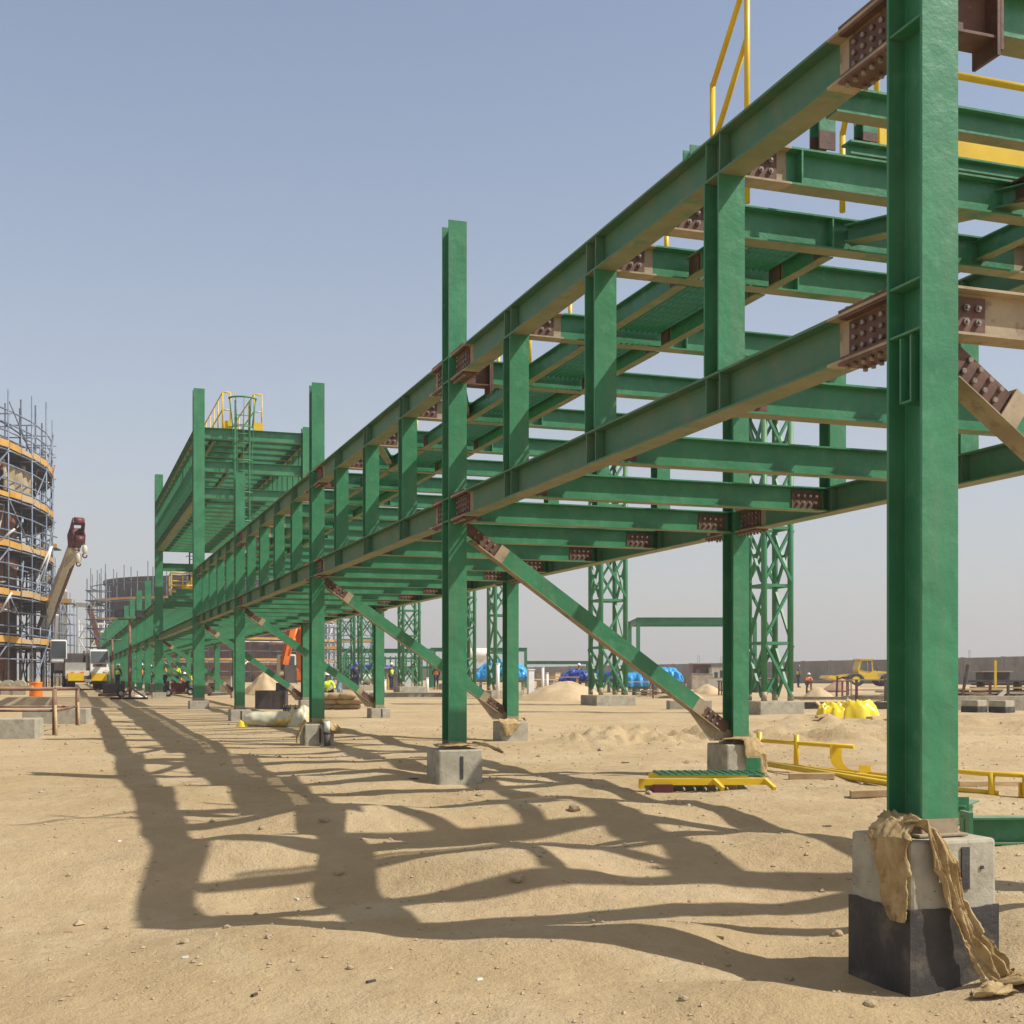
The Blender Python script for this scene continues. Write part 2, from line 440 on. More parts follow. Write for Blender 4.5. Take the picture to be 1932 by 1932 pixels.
def gz(x, y):
    z = EYE + prof(y)
    dd = math.hypot(x, y)
    near = 1 - sstep(25, 70, dd)
    n = 0.0
    if near > 0:
        left = 1 - 0.75 * sstep(-1.5, -3.0, -abs(x + 0.3 * y - 2.2) + 0)  # rougher under the rack
        n += 0.050 * noise.noise(Vector((x * 0.42, y * 0.5, 3.1))) * near
        n += (0.022 + 0.040 * sstep(-3.2, -0.8, x) * (1 - sstep(15, 20, dd))) * noise.noise(Vector((x * 1.1 + 7, y * 1.2, 1.7))) * near
        if dd < 28:
            n += 0.017 * noise.noise(Vector((x * 3.1, y * 3.3, 9.7))) * (1 - sstep(15, 28, dd))
            n += 0.006 * noise.noise(Vector((x * 9.0, y * 9.0, 4.0))) * (1 - sstep(10, 20, dd))
        for (bx, by, rx, ry, h) in BUMPS:
            q = ((x - bx) / rx) ** 2 + ((y - by) / ry) ** 2
            if q < 9: n += 1.45 * h * math.exp(-q)
    # rough spoil ridges beyond the first frames
    r1 = math.exp(-((y - 21.5 - 0.10 * x) / 1.3) ** 2) * sstep(0.3, 1.5, x) * (1 - sstep(9.5, 12, x))
    r2 = math.exp(-((y - 28.0 + 0.1 * x) / 1.6) ** 2) * sstep(4.0, 6.5, x) * (1 - sstep(20, 26, x))
    rr = r1 + r2
    if rr > 0.01:
        n += rr * (0.09 + 0.20 * noise.noise(Vector((x * 1.7, y * 1.7, 5.0))) + 0.22 * abs(noise.noise(Vector((x * 4.2, y * 4.2, 8.0)))))
    if dd > 40:
        n += 0.10 * noise.noise(Vector((x * 0.12, y * 0.12, 2.2))) * sstep(40, 80, dd) * (1 - sstep(160, 300, dd))
    return z + n

def axis(segments):
    out = [segments[0][0]]
    for (a, b, st) in segments:
        k = max(1, int(round((b - a) / st)))
        out += [a + (b - a) * (i + 1) / k for i in range(k)]
    return out
gx = axis([(-4000, -600, 850), (-600, -120, 60), (-120, -30, 5), (-30, -8, 0.6), (-8, -3.6, 0.16), (-3.6, 4.2, 0.055), (4.2, 12, 0.16), (12, 32, 0.5), (32, 120, 4), (120, 600, 60), (600, 4000, 850)])
gy = axis([(-400, -40, 60), (-40, 0, 4), (0, 4.2, 0.3), (4.2, 14, 0.055), (14, 24, 0.11), (24, 50, 0.35), (50, 110, 1.5), (110, 200, 8), (200, 600, 50), (600, 6000, 900)])
def build_ground():
    nx, ny = len(gx), len(gy)
    vs = [(x, y, gz(x, y)) for y in gy for x in gx]
    fs = [(j * nx + i, j * nx + i + 1, (j + 1) * nx + i + 1, (j + 1) * nx + i) for j in range(ny - 1) for i in range(nx - 1)]
    me = bpy.data.meshes.new("ground")
    me.from_pydata(vs, [], fs)
    me.polygons.foreach_set("use_smooth", [True] * len(fs))
    me.materials.append(M['ground'])
    o = bpy.data.objects.new("ground", me)
    COL.objects.link(o)
    o['kind'] = "structure"
build_ground()

def px(x, Y):               # picture column at a distance -> world x
    return (x - 966) / F * Y
def pz(y, Y):               # picture row at a distance -> world z
    return EYE + (1278 - y) / F * Y
RZ = math.atan2(TY, TX)     # the rack's own axes: x across, y along
def rk(u, t, z=0.0):
    return Vector((2.0 + TX * u + LX * t, 6.3 + TY * u + LY * t, z))
# ------------------------------------------------------------------ the pipe racks
W = 3.40                      # distance between the two column lines
LB0, LB1, UB0, UB1 = 3.16, 3.42, 4.65, 4.92
CB = 0.74                     # top of the plinths
ROOT = rk(0, 0, 0)
def bolts(mb, cx, cz, nx, nz, dx, dz, y, r=0.016, mi=1, h=0.018, plane='xz'):
    for i in range(nx):
        for k in range(nz):
            a = cx + (i - (nx - 1) / 2) * dx; b = cz + (k - (nz - 1) / 2) * dz
            if plane == 'xz': p, q = (a, y, b), (a, y + h, b)
            elif plane == 'yz': p, q = (y, a, b), (y + h, a, b)
            else: p, q = (a, b, y), (a, b, y + h)
            mb.tube(p, q, r, 6, mi)

def column_mesh(wd, D, z0, z1, stiff=(), foot=0.085):
    mb = MB(); tf = 0.018
    L = z1 - z0
    mb.ibeam((0, 0, z0), (0, 0, z1), D, wd, tf, 0.012, ((foot / L, 1, 1), (1, 0, 0)), up=(0, 1, 0))
    for z in stiff:
        for sg in (-1, 1):
            mb.box((sg * (0.006 + (wd / 2 - 0.012) / 2 + 0.003), 0, z), (wd / 2 - 0.016, D - 2 * tf - 0.002, 0.014), 0)
    for sg in (-1, 1):       # small stiffening ribs at the foot
        mb.prism([(sg * 0.012, -D / 2 + tf, z0 + 0.01), (sg * 0.012, 0.0, z0 + 0.01), (sg * 0.012, -D / 2 + tf, z0 + 0.26)], (sg * 0.012, 0, 0), 0)
    mb.box((0, 0, z0 + 0.008), (wd + 0.07, D + 0.06, 0.014), 1)
    return mb.mesh("column", ['green', 'primer'])

def splice_mesh(d, wd, n=5):
    """red bolted cover plates wrapped round a chord end; runs along +y from 0"""
    L = 0.44; mb = MB()
    for sg in (-1, 1):
        mb.box((sg * 0.013, L / 2, 0), (0.012, L, d - 0.07), 0)
        for i in range(n):
            for k in (-1, 0, 1):
                mb.tube((sg * 0.019, 0.06 + i * 0.08, k * 0.058), (sg * 0.038, 0.06 + i * 0.08, k * 0.058), 0.0135, 6, 1)
    mb.box((0, L / 2, d / 2 + 0.009), (wd, L, 0.014), 0)
    mb.box((0, L / 2, -d / 2 - 0.009), (wd, L, 0.014), 0)
    for sx in (-0.055, 0.055):
        mb.box((sx, L / 2, d / 2 - 0.024), (0.048, L, 0.012), 0)
        mb.box((sx, L / 2, -d / 2 + 0.024), (0.048, L, 0.012), 0)
        for i in range(n + 1):
            y = 0.04 + i * 0.072
            mb.tube((sx, y, d / 2 + 0.014), (sx, y, d / 2 + 0.032), 0.013, 6, 1)
            mb.tube((sx, y, -d / 2 - 0.014), (sx, y, -d / 2 - 0.040), 0.013, 6, 1)
    return mb.mesh("splice_plate", ['rust', 'bolt'])

def chord_mesh(L, d, wd, posts=(), prim=0.55, stiff_w=0.2):
    """I beam along +y from 0 to L with web stiffeners where posts meet it"""
    mb = MB()
    a = min(prim / L, 0.3)
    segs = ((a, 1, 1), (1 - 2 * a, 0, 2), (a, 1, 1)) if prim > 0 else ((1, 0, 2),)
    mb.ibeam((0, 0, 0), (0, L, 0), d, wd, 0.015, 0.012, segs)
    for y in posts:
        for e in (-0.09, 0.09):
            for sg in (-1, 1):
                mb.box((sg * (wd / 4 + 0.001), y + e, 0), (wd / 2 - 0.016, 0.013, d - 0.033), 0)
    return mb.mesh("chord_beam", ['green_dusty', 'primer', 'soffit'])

def trans_mesh(L, d, wd, prim0=0.0, prim1=0.0):
    mb = MB()
    s = []
    if prim0: s.append((prim0 / L, 1, 1))
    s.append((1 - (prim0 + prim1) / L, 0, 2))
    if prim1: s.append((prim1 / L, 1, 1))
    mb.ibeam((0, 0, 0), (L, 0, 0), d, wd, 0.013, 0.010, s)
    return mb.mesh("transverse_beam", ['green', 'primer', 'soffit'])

def fin_mesh(nx, nz, wd, ht):
    mb = MB()
    mb.box((0, 0, 0), (wd, 0.012, ht), 0)
    for i in range(nx):
        for k in range(nz):
            x = (i - (nx - 1) / 2) * 0.07; z = (k - (nz - 1) / 2) * 0.07
            mb.tube((x, -0.006, z), (x, -0.022, z), 0.0175, 6, 1)
            mb.tube((x, -0.022, z), (x, -0.034, z), 0.009, 6, 1)
    return mb.mesh("bolted_plate", ['rust', 'bolt'])

def brace(parent, t, ux0, z0, ux1, z1, simple=False):
    """diagonal I section in the plane of a frame with gussets at both ends"""
    a = Vector((ux0, t, z0)); b = Vector((ux1, t, z1)); d = (b - a).normalized()
    L = (b - a).length
    up = Vector((0, 1, 0)).cross(d) * -1
    if up.z < 0: up = -up
    mb = MB()
    yv = Vector((0, 1, 0)); hw = 0.085
    def seg(s0, s1, mi, flange_top=True, web=True):
        p, q = a + d * s0, a + d * s1; c = (p + q) / 2; ax = (d, yv, up)
        if web: mb.box(c + yv * -0.045, (s1 - s0, 0.012, 2 * hw), mi, ax)
        if flange_top: mb.box(c + yv * 0.0065 + up * (hw - 0.007), (s1 - s0, 0.091, 0.013), mi, ax)
        mb.box(c + yv * 0.0315 - up * (hw - 0.007), (s1 - s0, 0.141, 0.012), mi, ax)
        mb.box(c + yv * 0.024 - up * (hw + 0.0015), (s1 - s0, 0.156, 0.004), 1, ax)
    seg(0.16, 0.46, 1, False, False); seg(0.46, 0.57, 1); seg(0.57, L - 0.53, 0); seg(L - 0.53, L - 0.40, 1); seg(L - 0.40, L - 0.10, 1, False, False)
    br = mb.build("brace", ['green_plain' if simple else 'green', 'primer'], parent)
    for (e, s, lower) in ((a, d, False), (b, -d, True)):
        g = MB()
        n0 = e + s * 0.02; n1 = e + s * 0.60
        g.prism([n0 + up * 0.062 + Vector((0, -0.02, 0)), n1 + up * 0.062 + Vector((0, -0.02, 0)), n1 - up * 0.062 + Vector((0, -0.02, 0)), n0 - up * 0.062 + Vector((0, -0.02, 0))], (0, 0.011, 0), 0)
        if lower:
            tip = Vector((e.x + 0.05, t, CB + 0.03))
            g.prism([e + s * 0.62 - up * 0.086 + Vector((0, -0.006, 0)), Vector((e.x + 0.04, t - 0.006, e.z - 0.02)), tip + Vector((0, -0.006, 0)), tip + Vector((-0.28, -0.006, 0))], (0, 0.012, 0), 2)
        if not simple:
            for i in range(4):
                for k in (-1, 1):
                    c = e + s * (0.17 + i * 0.075) + up * (k * 0.034)
                    g.tube(c + Vector((0, -0.02, 0)), c + Vector((0, -0.042, 0)), 0.0145, 6, 1)
        g.build("gusset_plate", ['rust', 'bolt', 'primer'], br)
    return br

def rail_set(parent, pts_list, posts, r=0.022, name="handrail"):
    mb = MB()
    for pts in pts_list: mb.poly(pts, r, 8, 0)
    h = mb.build(name, 'yellow', parent)
    for (a, b) in posts:
        MB().tube(a, b, r, 8, 0).build("post", 'yellow', h)
    return h

# ---------------------------------------------------------------- near rack: four bays
cols = [(0.0, 0.21, 0.28, 4.95), (8.0, 0.20, 0.26, 6.36), (16.0, 0.21, 0.26, 6.36), (26.0, 0.22, 0.26, 6.38)]
T4, T5 = 36.0, 54.0
bays = [(0.0, 8.0, 4), (8.0, 16.0, 4), (16.0, 26.0, 5), (26.0, 36.0, 5)]
rack = empty("pipe_rack", tuple(ROOT), "nearest long green steel pipe rack with rusty bolted splices and a grated walkway", "pipe rack", RZ)
for i, (t, wd, D, top) in enumerate(cols):
    stiff = (LB0 + 0.01, LB1 - 0.01, UB0 + 0.01, UB1 - 0.01)
    me = column_mesh(wd, D, CB, top, stiff)
    place("column", me, rack, (0, t, 0), bevel=0.004 if i == 0 else 0)
    if i == 0:               # long side rib just below the lower chord
        rib = MB().box((-0.056, 0.03, LB0 - 0.17), (0.094, 0.012, 0.32)).box((-0.056, -0.05, LB0 - 0.17), (0.094, 0.012, 0.32)).box((-0.056, -0.01, LB0 - 0.325), (0.09, 0.068, 0.012))
        rib.build("stiffener", 'green', rack)
    me2 = column_mesh(wd, D, CB, UB1 + 0.3, stiff)
    place("column", me2, rack, (W, t, 0))
post_me = MB().ibeam((0, 0, LB1 + 0.001), (0, 0, UB0 - 0.001), 0.2, 0.185, 0.014, 0.01, ((1, 0, 0),), up=(0, 1, 0)).mesh("post", ['green'])
spl = splice_mesh(LB1 - LB0, 0.175)
lz, uz = (LB0 + LB1) / 2, (UB0 + UB1) / 2
chd = LB1 - LB0; chu = UB1 - UB0
splu = splice_mesh(chu, 0.175)
for (t0, t1, n) in bays:
    g0 = 0.145 if t0 < 36 else 0.2; g1 = 0.145 if t1 < 36 else 0.19
    L = t1 - t0 - g0 - g1
    pp = [(t1 - t0) * k / n for k in range(1, n)]
    for u in (0.0, W):
        for (z, d, sp) in ((lz, chd, spl), (uz, chu, splu)):
            me = chord_mesh(L, d, 0.175, [p - g0 for p in pp])
            ch = place("chord_beam", me, rack, (u, t0 + g0, z))
            place("splice_plate", sp, ch, (0, 0.004, 0))
            place("splice_plate", sp, ch, (0, L - 0.004, 0), math.pi)
        for p in pp:
            place("post", post_me, rack, (u, t0 + p, 0))
# transverse beams, lower level
low_me = trans_mesh(W - 0.212, 0.235, 0.15, 0, 0)
low_end = trans_mesh(W - 0.03, 0.235, 0.15, 1.3, 0.2)
fin_near, fin_far = fin_mesh(2, 2, 0.17, 0.18), fin_mesh(4, 2, 0.34, 0.18)
tps = []
for (t0, t1, n) in bays:
    tps += [t0 + (t1 - t0) * k / n for k in range(n)]
tps.append(36.0)
for t in tps:
    if t == 0.0:
        b = place("transverse_beam", low_end, rack, (0.015, t, lz))
    else:
        b = place("transverse_beam", low_me, rack, (0.106, t, lz))
    place("bolted_plate", fin_near, b, (0.11 if t else 0.26, -0.012, -0.005))
    place("bolted_plate", fin_far, b, (W - 0.42, -0.012, -0.005))
# transverse beams, upper level; at the columns they start at a bolted end plate
up_me = trans_mesh(W - 0.212, 0.24, 0.15, 0.34, 0.2)
up_col = trans_mesh(W - 0.11 - 0.40, 0.25, 0.17, 0, 0)
stub_me = MB().ibeam((0, 0, -0.01), (0.27, 0, -0.01), 0.27, 0.17, 0.014, 0.012, ((1, 0, 0),)).box((0.28, 0, -0.03), (0.018, 0.19, 0.40), 0).mesh("bracket", ['rust'])
col_ts = [c[0] for c in cols] + [36.0]
ups = sorted(set(tps + [3.0]))
for t in ups:
    if t in col_ts:
        b = place("transverse_beam", up_col, rack, (0.40, t, uz))
        place("bracket", stub_me, b, (-0.30, 0, 0))
        e = MB().box((0, 0, -0.02), (0.016, 0.19, 0.36), 0)
        bolts(e, 0, -0.02, 2, 3, 0.12, 0.11, -0.008, plane='yz', h=-0.02)
        e.build("bolted_plate", ['rust', 'bolt'], b, (0.0, 0, 0))
        # web stiffener of the beam just past the end plate
        MB().box((0.45, -0.043, 0), (0.012, 0.07, 0.222), 0).build("stiffener", 'green', b)
    else:
        b = place("transverse_beam", up_me, rack, (0.106, t, uz - 0.005))
        place("bolted_plate", fin_mesh(3, 2, 0.235, 0.18), b, (0.145, -0.012, 0.0))
    if t not in col_ts:
        for q_ in ((0.42, 1.30, 2.35) if t <= 3 else (1.62,)):
            MB().box((q_, -0.040, 0), (0.012, 0.068, 0.212), 0).build("stiffener", 'green', b)
# walkway: stringers and grating panels between the upper transverse beams
us0, us1 = 0.74, 1.46
def string_mesh(L):
    mb = MB(); a = 0.2 / L
    mb.ibeam((0, 0, 0), (0, L, 0), 0.17, 0.09, 0.010, 0.008, ((a, 1, 1), (1 - 2 * a, 0, 1), (a, 1, 1)))
    mb.box((-0.012, 0.09, 0), (0.01, 0.17, 0.13), 2); mb.box((-0.012, L - 0.09, 0), (0.01, 0.17, 0.13), 2)
    mb.box((0.012, 0.09, 0), (0.01, 0.17, 0.13), 2); mb.box((0.012, L - 0.09, 0), (0.01, 0.17, 0.13), 2)
    return mb.mesh("stringer", ['green', 'soffit', 'rust'])
def grate_mesh(L, wd):
    mb = MB(); n = int(wd / 0.055)
    for i in range(n + 1):
        mb.box((-wd / 2 + wd * i / n, L / 2, 0), (0.008, L, 0.040), 0)
    m = int(L / 0.15)
    for j in range(m + 1):
        mb.box((0, L * j / m, 0.010), (wd, 0.008, 0.012), 0)
    return mb.mesh("grating_panel", ['green_plain'])
cache = {}
ws = [t for t in ups if t >= 3.0]
for a, b in zip(ws, ws[1:]):
    L = round(b - a - 0.16, 3)
    if L not in cache: cache[L] = (string_mesh(L), grate_mesh(L, us1 - us0 - 0.1))
    for u in (us0, us1):
        place("stringer", cache[L][0], rack, (u, a + 0.08, uz - 0.05))
    place("grating_panel", cache[L][1], rack, ((us0 + us1) / 2, a + 0.08, uz + 0.015))
# crossed horizontal bracing in plan of the first bay
False and MB().ibeam((0.25, 1.95, uz - 0.01), (W - 0.2, 0.2, uz - 0.01), 0.14, 0.14, 0.011, 0.01, ((0.12, 1, 1), (0.76, 0, 2), (0.12, 1, 1))).build("plan_brace", ['green', 'primer', 'soffit'], rack)
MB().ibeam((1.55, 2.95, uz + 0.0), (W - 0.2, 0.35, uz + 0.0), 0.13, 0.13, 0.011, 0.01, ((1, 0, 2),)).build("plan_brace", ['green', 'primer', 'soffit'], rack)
MB().ibeam((1.6, 3.9, lz), (W - 0.12, 0.3, lz), 0.16, 0.14, 0.011, 0.01, ((1, 0, 2),)).build("plan_brace", ['green', 'primer', 'soffit'], rack) if False else None
# light beams stacked on the upper level in the first bay (foot of the stair platform)
for (t, z0, z1, u0) in ((2.0, UB1 + 0.004, UB1 + 0.095, 0.9), (0.95, UB0 + 0.0, UB0 + 0.15, 0.106)):
    b = place("transverse_beam", trans_mesh(W - u0 - 0.1, z1 - z0, 0.11), rack, (u0, t, (z0 + z1) / 2))
for (u, t, z0, z1) in ((0.72, 2.0, UB1 + 0.0, UB1 + 0.48), (0.3, 3.0, UB1 + 0.0, UB1 + 0.36)):
    MB().ibeam((u, t - 0.001, z0 + 0.003), (u, t - 0.001, z1), 0.12, 0.12, 0.012, 0.01, ((0.25, 1, 1), (0.75, 0, 0)), up=(0, 1, 0)).build("stub_post", ['green', 'rust'], rack)
for (u, t, z0, z1) in ((1.05, 2.0, UB1 + 0.10, UB1 + 0.30),):
    MB().ibeam((u, t, z0 + 0.003), (u, t, z1), 0.11, 0.11, 0.011, 0.009, ((0.3, 1, 1), (0.7, 0, 0)), up=(0, 1, 0)).build("stub_post", ['green', 'rust'], rack)
for (u, t0_, t1_) in ((2.2, 0.12, 1.93), (2.75, 2.08, 3.93)):
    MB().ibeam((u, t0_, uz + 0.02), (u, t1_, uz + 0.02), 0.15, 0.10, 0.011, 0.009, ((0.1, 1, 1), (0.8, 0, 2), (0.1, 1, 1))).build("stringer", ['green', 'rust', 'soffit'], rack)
# yellow guard rails at the foot of the stair and short walkway stanchions
rail_set(rack, [[(us0, 3.55, 6.03), (us0, 3.0, 6.62), (us0, 2.3, 7.4)], [(us0, 3.55, 5.56), (us0, 3.02, 6.15)]],
         [((us0, 3.55, 4.95), (us0, 3.55, 6.05)), ((us0, 3.02, 4.95), (us0, 3.02, 7.0))])
h2 = rail_set(rack, [[(1.5, 2.95, 5.52), (1.5, 2.72, 6.1), (1.5, 2.68, 6.24), (1.5, 2.60, 6.30), (1.5, 2.54, 6.27), (1.5, 2.52, 6.15), (1.5, 2.52, 4.95)]],
              [((1.5, 2.95, 4.95), (1.5, 2.95, 5.55))])
MB().prism([(1.5, 2.78, 4.96), (1.5, 2.545, 4.96), (1.5, 2.545, 5.55)], (0.012, 0, 0)).build("gusset", 'yellow', h2)
MB().box((2.50, 2.60, 5.33), (1.96, 0.012, 0.33)).build("toe_plate", 'yellow', rack)
rail_set(rack, [[(0.55, 0.95, 5.0), (3.3, 0.95, 5.0)]], [])
for t in (4.27, 6.4, 7.55, 8.6, 10.3, 12.2, 14.2, 18.0, 20.0, 22.0):
    MB().tube((us0 - 0.04, t, uz + 0.03), (us0 - 0.04, t, uz + 0.42), 0.021, 8).build("stanchion", 'yellow', rack)
# vertical braces in the frames
for t in (0.0, 8.0, 16.0, 26.0):
    brace(rack, t, 0.10, LB0 - 0.03, W - 0.10, CB + 0.16)
# plan braces below the walkway, second bay
for (a, b) in ((8.3, 11.8), (12.2, 15.8)):
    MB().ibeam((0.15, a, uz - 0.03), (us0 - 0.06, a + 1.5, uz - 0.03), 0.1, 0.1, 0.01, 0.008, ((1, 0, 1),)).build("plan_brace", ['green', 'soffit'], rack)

# ---------------------------------------------------------------- tall two level module further back
LB, UB = (7.08, 7.45), (8.95, 9.32)
tall = empty("pipe_rack", tuple(rk(0, T4, 0)), "tall green pipe rack module with a caged ladder and yellow handrails on top", "pipe rack", RZ)
TL = T5 - T4
for (u, t, top) in ((0, 0, 10.49), (W, 0, 9.5), (0, TL, 10.49), (W, TL, 9.5)):
    place("column", column_mesh(0.34, 0.34, CB + (0.04 if t == 0 else 0.1), top, (LB[0], LB[1], UB[0], UB[1])), tall, (u, t, 0))
npan = 16
pts = [TL * k / npan for k in range(1, npan)]
pm = MB().ibeam((0, 0, LB[1] + 0.001), (0, 0, UB[0] - 0.001), 0.16, 0.18, 0.012, 0.01, ((1, 0, 0),), up=(0, 1, 0)).mesh("post", ['green_plain'])
for u in (0.0, W):
    for (b0, b1) in (LB, UB):
        place("chord_beam", chord_mesh(TL - 0.35, b1 - b0, 0.24, [p - 0.17 for p in pts], 0.0), tall, (u, 0.175, (b0 + b1) / 2))
    for p in pts: place("post", pm, tall, (u, p, 0))
tm = trans_mesh(W - 0.25, 0.26, 0.14)
te = trans_mesh(W - 0.35, 0.34, 0.2)
for k in range(npan + 1):
    t = TL * k / npan
    for (b0, b1) in (LB, UB):
        end = k in (0, npan)
        place("transverse_beam", te if end else tm, tall, (0.175 if end else 0.125, t, (b0 + b1) / 2 - (0 if end else 0.03)))
place("transverse_beam", te, tall, (0.175, 0, 8.1))
place("transverse_beam", te, tall, (0.175, TL, 6.4))
gm = grate_mesh(2.05, 0.9)
for k in range(8):
    place("grating_panel", gm, tall, (1.1, 0.15 + k * 2.2, UB[1] + 0.02))
for sx in (0.5, 1.7):
    place("stringer", string_mesh(TL - 0.4), tall, (sx, 0.2, UB[0] + 0.07))
# lower level carried on through the module
ch = place("chord_beam", chord_mesh(TL - 0.4, chd, 0.2, (), 0.5), tall, (0, 0.2, lz))
ch = place("chord_beam", chord_mesh(TL - 0.4, chd, 0.2, (), 0.5), tall, (W, 0.2, lz))
for k in range(1, 9): place("transverse_beam", low_me, tall, (0.106, k * 2.0, lz))
for k in range(5, 9): place("transverse_beam", low_me, tall, (0.106, k * 2.0, uz))
brace(tall, 0.0, 0.15, LB0 - 0.03, W - 0.15, CB + 0.16, True)
brace(tall, TL, 0.15, LB0 - 0.03, W - 0.15, CB + 0.2, True)
# caged ladder
lad = MB()
lx, ly = 1.33, -0.28
for sx in (-0.22, 0.22): lad.bar((lx + sx, ly + 0.1, 5.0), (lx + sx, ly + 0.1, 10.2), 0.06, 0.02, 0)
for k in range(17): lad.tube((lx - 0.22, ly + 0.1, 5.1 + k * 0.29), (lx + 0.22, ly + 0.1, 5.1 + k * 0.29), 0.014, 6, 0)
lo = lad.build("ladder", 'green_plain', tall)
cg = MB()
def hoop(z, r, rr=0.02):
    cg.poly([(lx + r * math.cos(a), ly + 0.1 - (r * 0.9) * (math.sin(a)), z) for a in [math.pi * k / 12 for k in range(13)]], rr, 6, 0)
hoop(10.25, 0.42, 0.03); hoop(9.35, 0.33); hoop(8.3, 0.30); hoop(7.3, 0.30); hoop(6.4, 0.30)
for k in range(5):
    a = math.pi * (k + 0.5) / 5
    cg.poly([(lx + r * math.cos(a), ly + 0.1 - r * 0.9 * math.sin(a), z) for (r, z) in ((0.42, 10.25), (0.34, 9.4), (0.30, 8.3), (0.30, 6.4))], 0.012, 5, 0)
for sx in (-0.4, 0.4): cg.poly([(lx + sx, ly + 0.1, 10.25), (lx + sx * 0.75, ly + 0.1, 9.35)], 0.02, 6, 0)
cg.build("ladder_cage", 'green_plain', lo)
for (u, m) in ((0.74, 0), (1.72, 1)):
    zt, zb = UB[1] + 1.15, UB[1] + 0.6
    rail_set(tall, [[(u + 0.24, 0.02, zt), (u, 0.05, zt), (u, 7.5, zt)], [(u + 0.24, 0.02, zb), (u, 0.05, zb), (u, 7.5, zb)]],
             [((u, k * 1.25 + 0.05, UB[1]), (u, k * 1.25 + 0.05, zt)) for k in range(7)] + [((u + 0.24, 0.02, UB[1]), (u + 0.24, 0.02, zt))])
    MB().box((u + 0.12, 0.0, UB[1] + 0.13), (0.3, 0.02, 0.24)).build("toe_plate", 'yellow', tall)
# second ladder and the yellow cage at the far end of the module
lad = MB()
for sx in (1.35, 1.75): lad.bar((sx, TL + 0.25, 4.9), (sx, TL + 0.25, 7.4), 0.06, 0.05, 0)
for k in range(8): lad.tube((1.35, TL + 0.25, 5.0 + k * 0.3), (1.75, TL + 0.25, 5.0 + k * 0.3), 0.016, 6, 0)
for z in (6.2, 6.9): lad.poly([(1.2, TL + 0.2, z), (1.2, TL - 0.3, z), (1.9, TL - 0.3, z), (1.9, TL + 0.2, z)], 0.02, 6, 0)
lad.build("ladder", 'steel_dark', tall)
yg = MB()
x0, x1, y0, y1, zf = 0.38, 1.32, TL - 2.2, TL - 1.0, UB1 - 0.02
for (ax_, ay) in ((x0, y0), (x1, y0), (x1, y1), (x0, y1), ((x0 + x1) / 2, y0)):
    yg.bar((ax_, ay, zf), (ax_, ay, zf + 1.1), 0.05, 0.05, 0)
for z in (0.12, 0.55, 1.08):
    yg.poly([(x0, y0, zf + z), (x1, y0, zf + z), (x1, y1, zf + z), (x0, y1, zf + z), (x0, y0, zf + z)], 0.04, 6, 0)
for k in range(7):
    yg.bar((x0 + 0.46 + k * 0.07, y0 + 0.1, zf), (x0 + 0.46 + k * 0.07, y0 + 0.1, zf + 0.5 + 0.07 * k), 0.04, 0.04, 0)
yg.box((x0 + 0.22, y0 + 0.05, zf + 0.18), (0.36, 0.03, 0.3), 0); yg.box((x0 + 0.2, y0 + 0.02, zf + 0.75), (0.3, 0.03, 0.05), 0)
yg.build("guard_cage", 'yellow', tall)
MB().box(((x0 + x1) / 2, (y0 + y1) / 2, zf - 0.02), (x1 - x0 + 0.2, y1 - y0 + 0.2, 0.04)).build("platform", 'green_plain', tall)

# ---------------------------------------------------------------- far rack beyond the tall module
far = empty("pipe_rack", tuple(rk(0, T5, 0)), "farthest low green pipe rack running to the vanishing point past the tall module", "pipe rack", RZ)
FL = 96.0
cm = column_mesh(0.3, 0.3, CB, 6.36)
cm2 = column_mesh(0.26, 0.26, CB, UB1)
for k in range(1, 13):
    place("column", cm, far, (0, k * 8.0, 0))
    place("column", cm2, far, (W, k * 8.0, 0))
for k in range(12):
    for u in (0.0, W):
        for (z, d) in ((lz, chd), (uz, chu)):
            place("chord_beam", chord_mesh(8.0 - 0.32, d, 0.2, (), 0.4) if (u == 0 and k == 0 and z == lz) else None or
                  cache.setdefault(('c', round(d, 2)), chord_mesh(8.0 - 0.32, d, 0.2, (), 0.4)), far, (u, k * 8.0 + 0.16, z))
pm2 = MB().ibeam((0, 0, LB1 + 0.001), (0, 0, UB0 - 0.001), 0.2, 0.22, 0.014, 0.01, ((1, 0, 0),), up=(0, 1, 0)).mesh("post", ['green_plain'])
for k in range(1, 49):
    t = k * 2.0
    if t % 8:
        place("post", pm2, far, (0, t, 0)); place("post", pm2, far, (W, t, 0))
lm = trans_mesh(W - 0.212, 0.235, 0.15)
for k in range(1, 48):
    place("transverse_beam", lm, far, (0.106, k * 2.0, lz)); place("transverse_beam", lm, far, (0.106, k * 2.0, uz))
for k in range(1, 7): brace(far, k * 8.0, 0.12, LB0 - 0.03, W - 0.12, CB + 0.16, True)

# ------------------------------------------------------------------ plinths
def plinth(u, t, half, top, bot, label, coat=None, name="concrete_plinth"):
    p = rk(u, t)
    mb = MB()
    mb.box((0, 0, (top + bot) / 2), (2 * half, 2 * half, top - bot), 0, taper=0.985)
    o = mb.build(name, 'concrete', None, (p.x, p.y, 0), RZ, bevel=0.018, label=label, cat="plinth", group="concrete plinths under the rack columns")
    return o
gp = lambda u, t: gz(*rk(u, t).xy)
p0 = rk(0, 0)
pl = plinth(0, 0, 0.245, CB - 0.004, -0.35, "large concrete plinth with black bitumen lower half under the nearest green column")
co_ = MB(); hb_ = 0.250; per = [(-hb_, -hb_), (hb_, -hb_), (hb_, hb_), (-hb_, hb_)]; loop = []
for i in range(4):
    a_, b_ = per[i], per[(i + 1) % 4]
    for k in range(30):
        f_ = k / 30; loop.append((a_[0] + (b_[0] - a_[0]) * f_, a_[1] + (b_[1] - a_[1]) * f_))
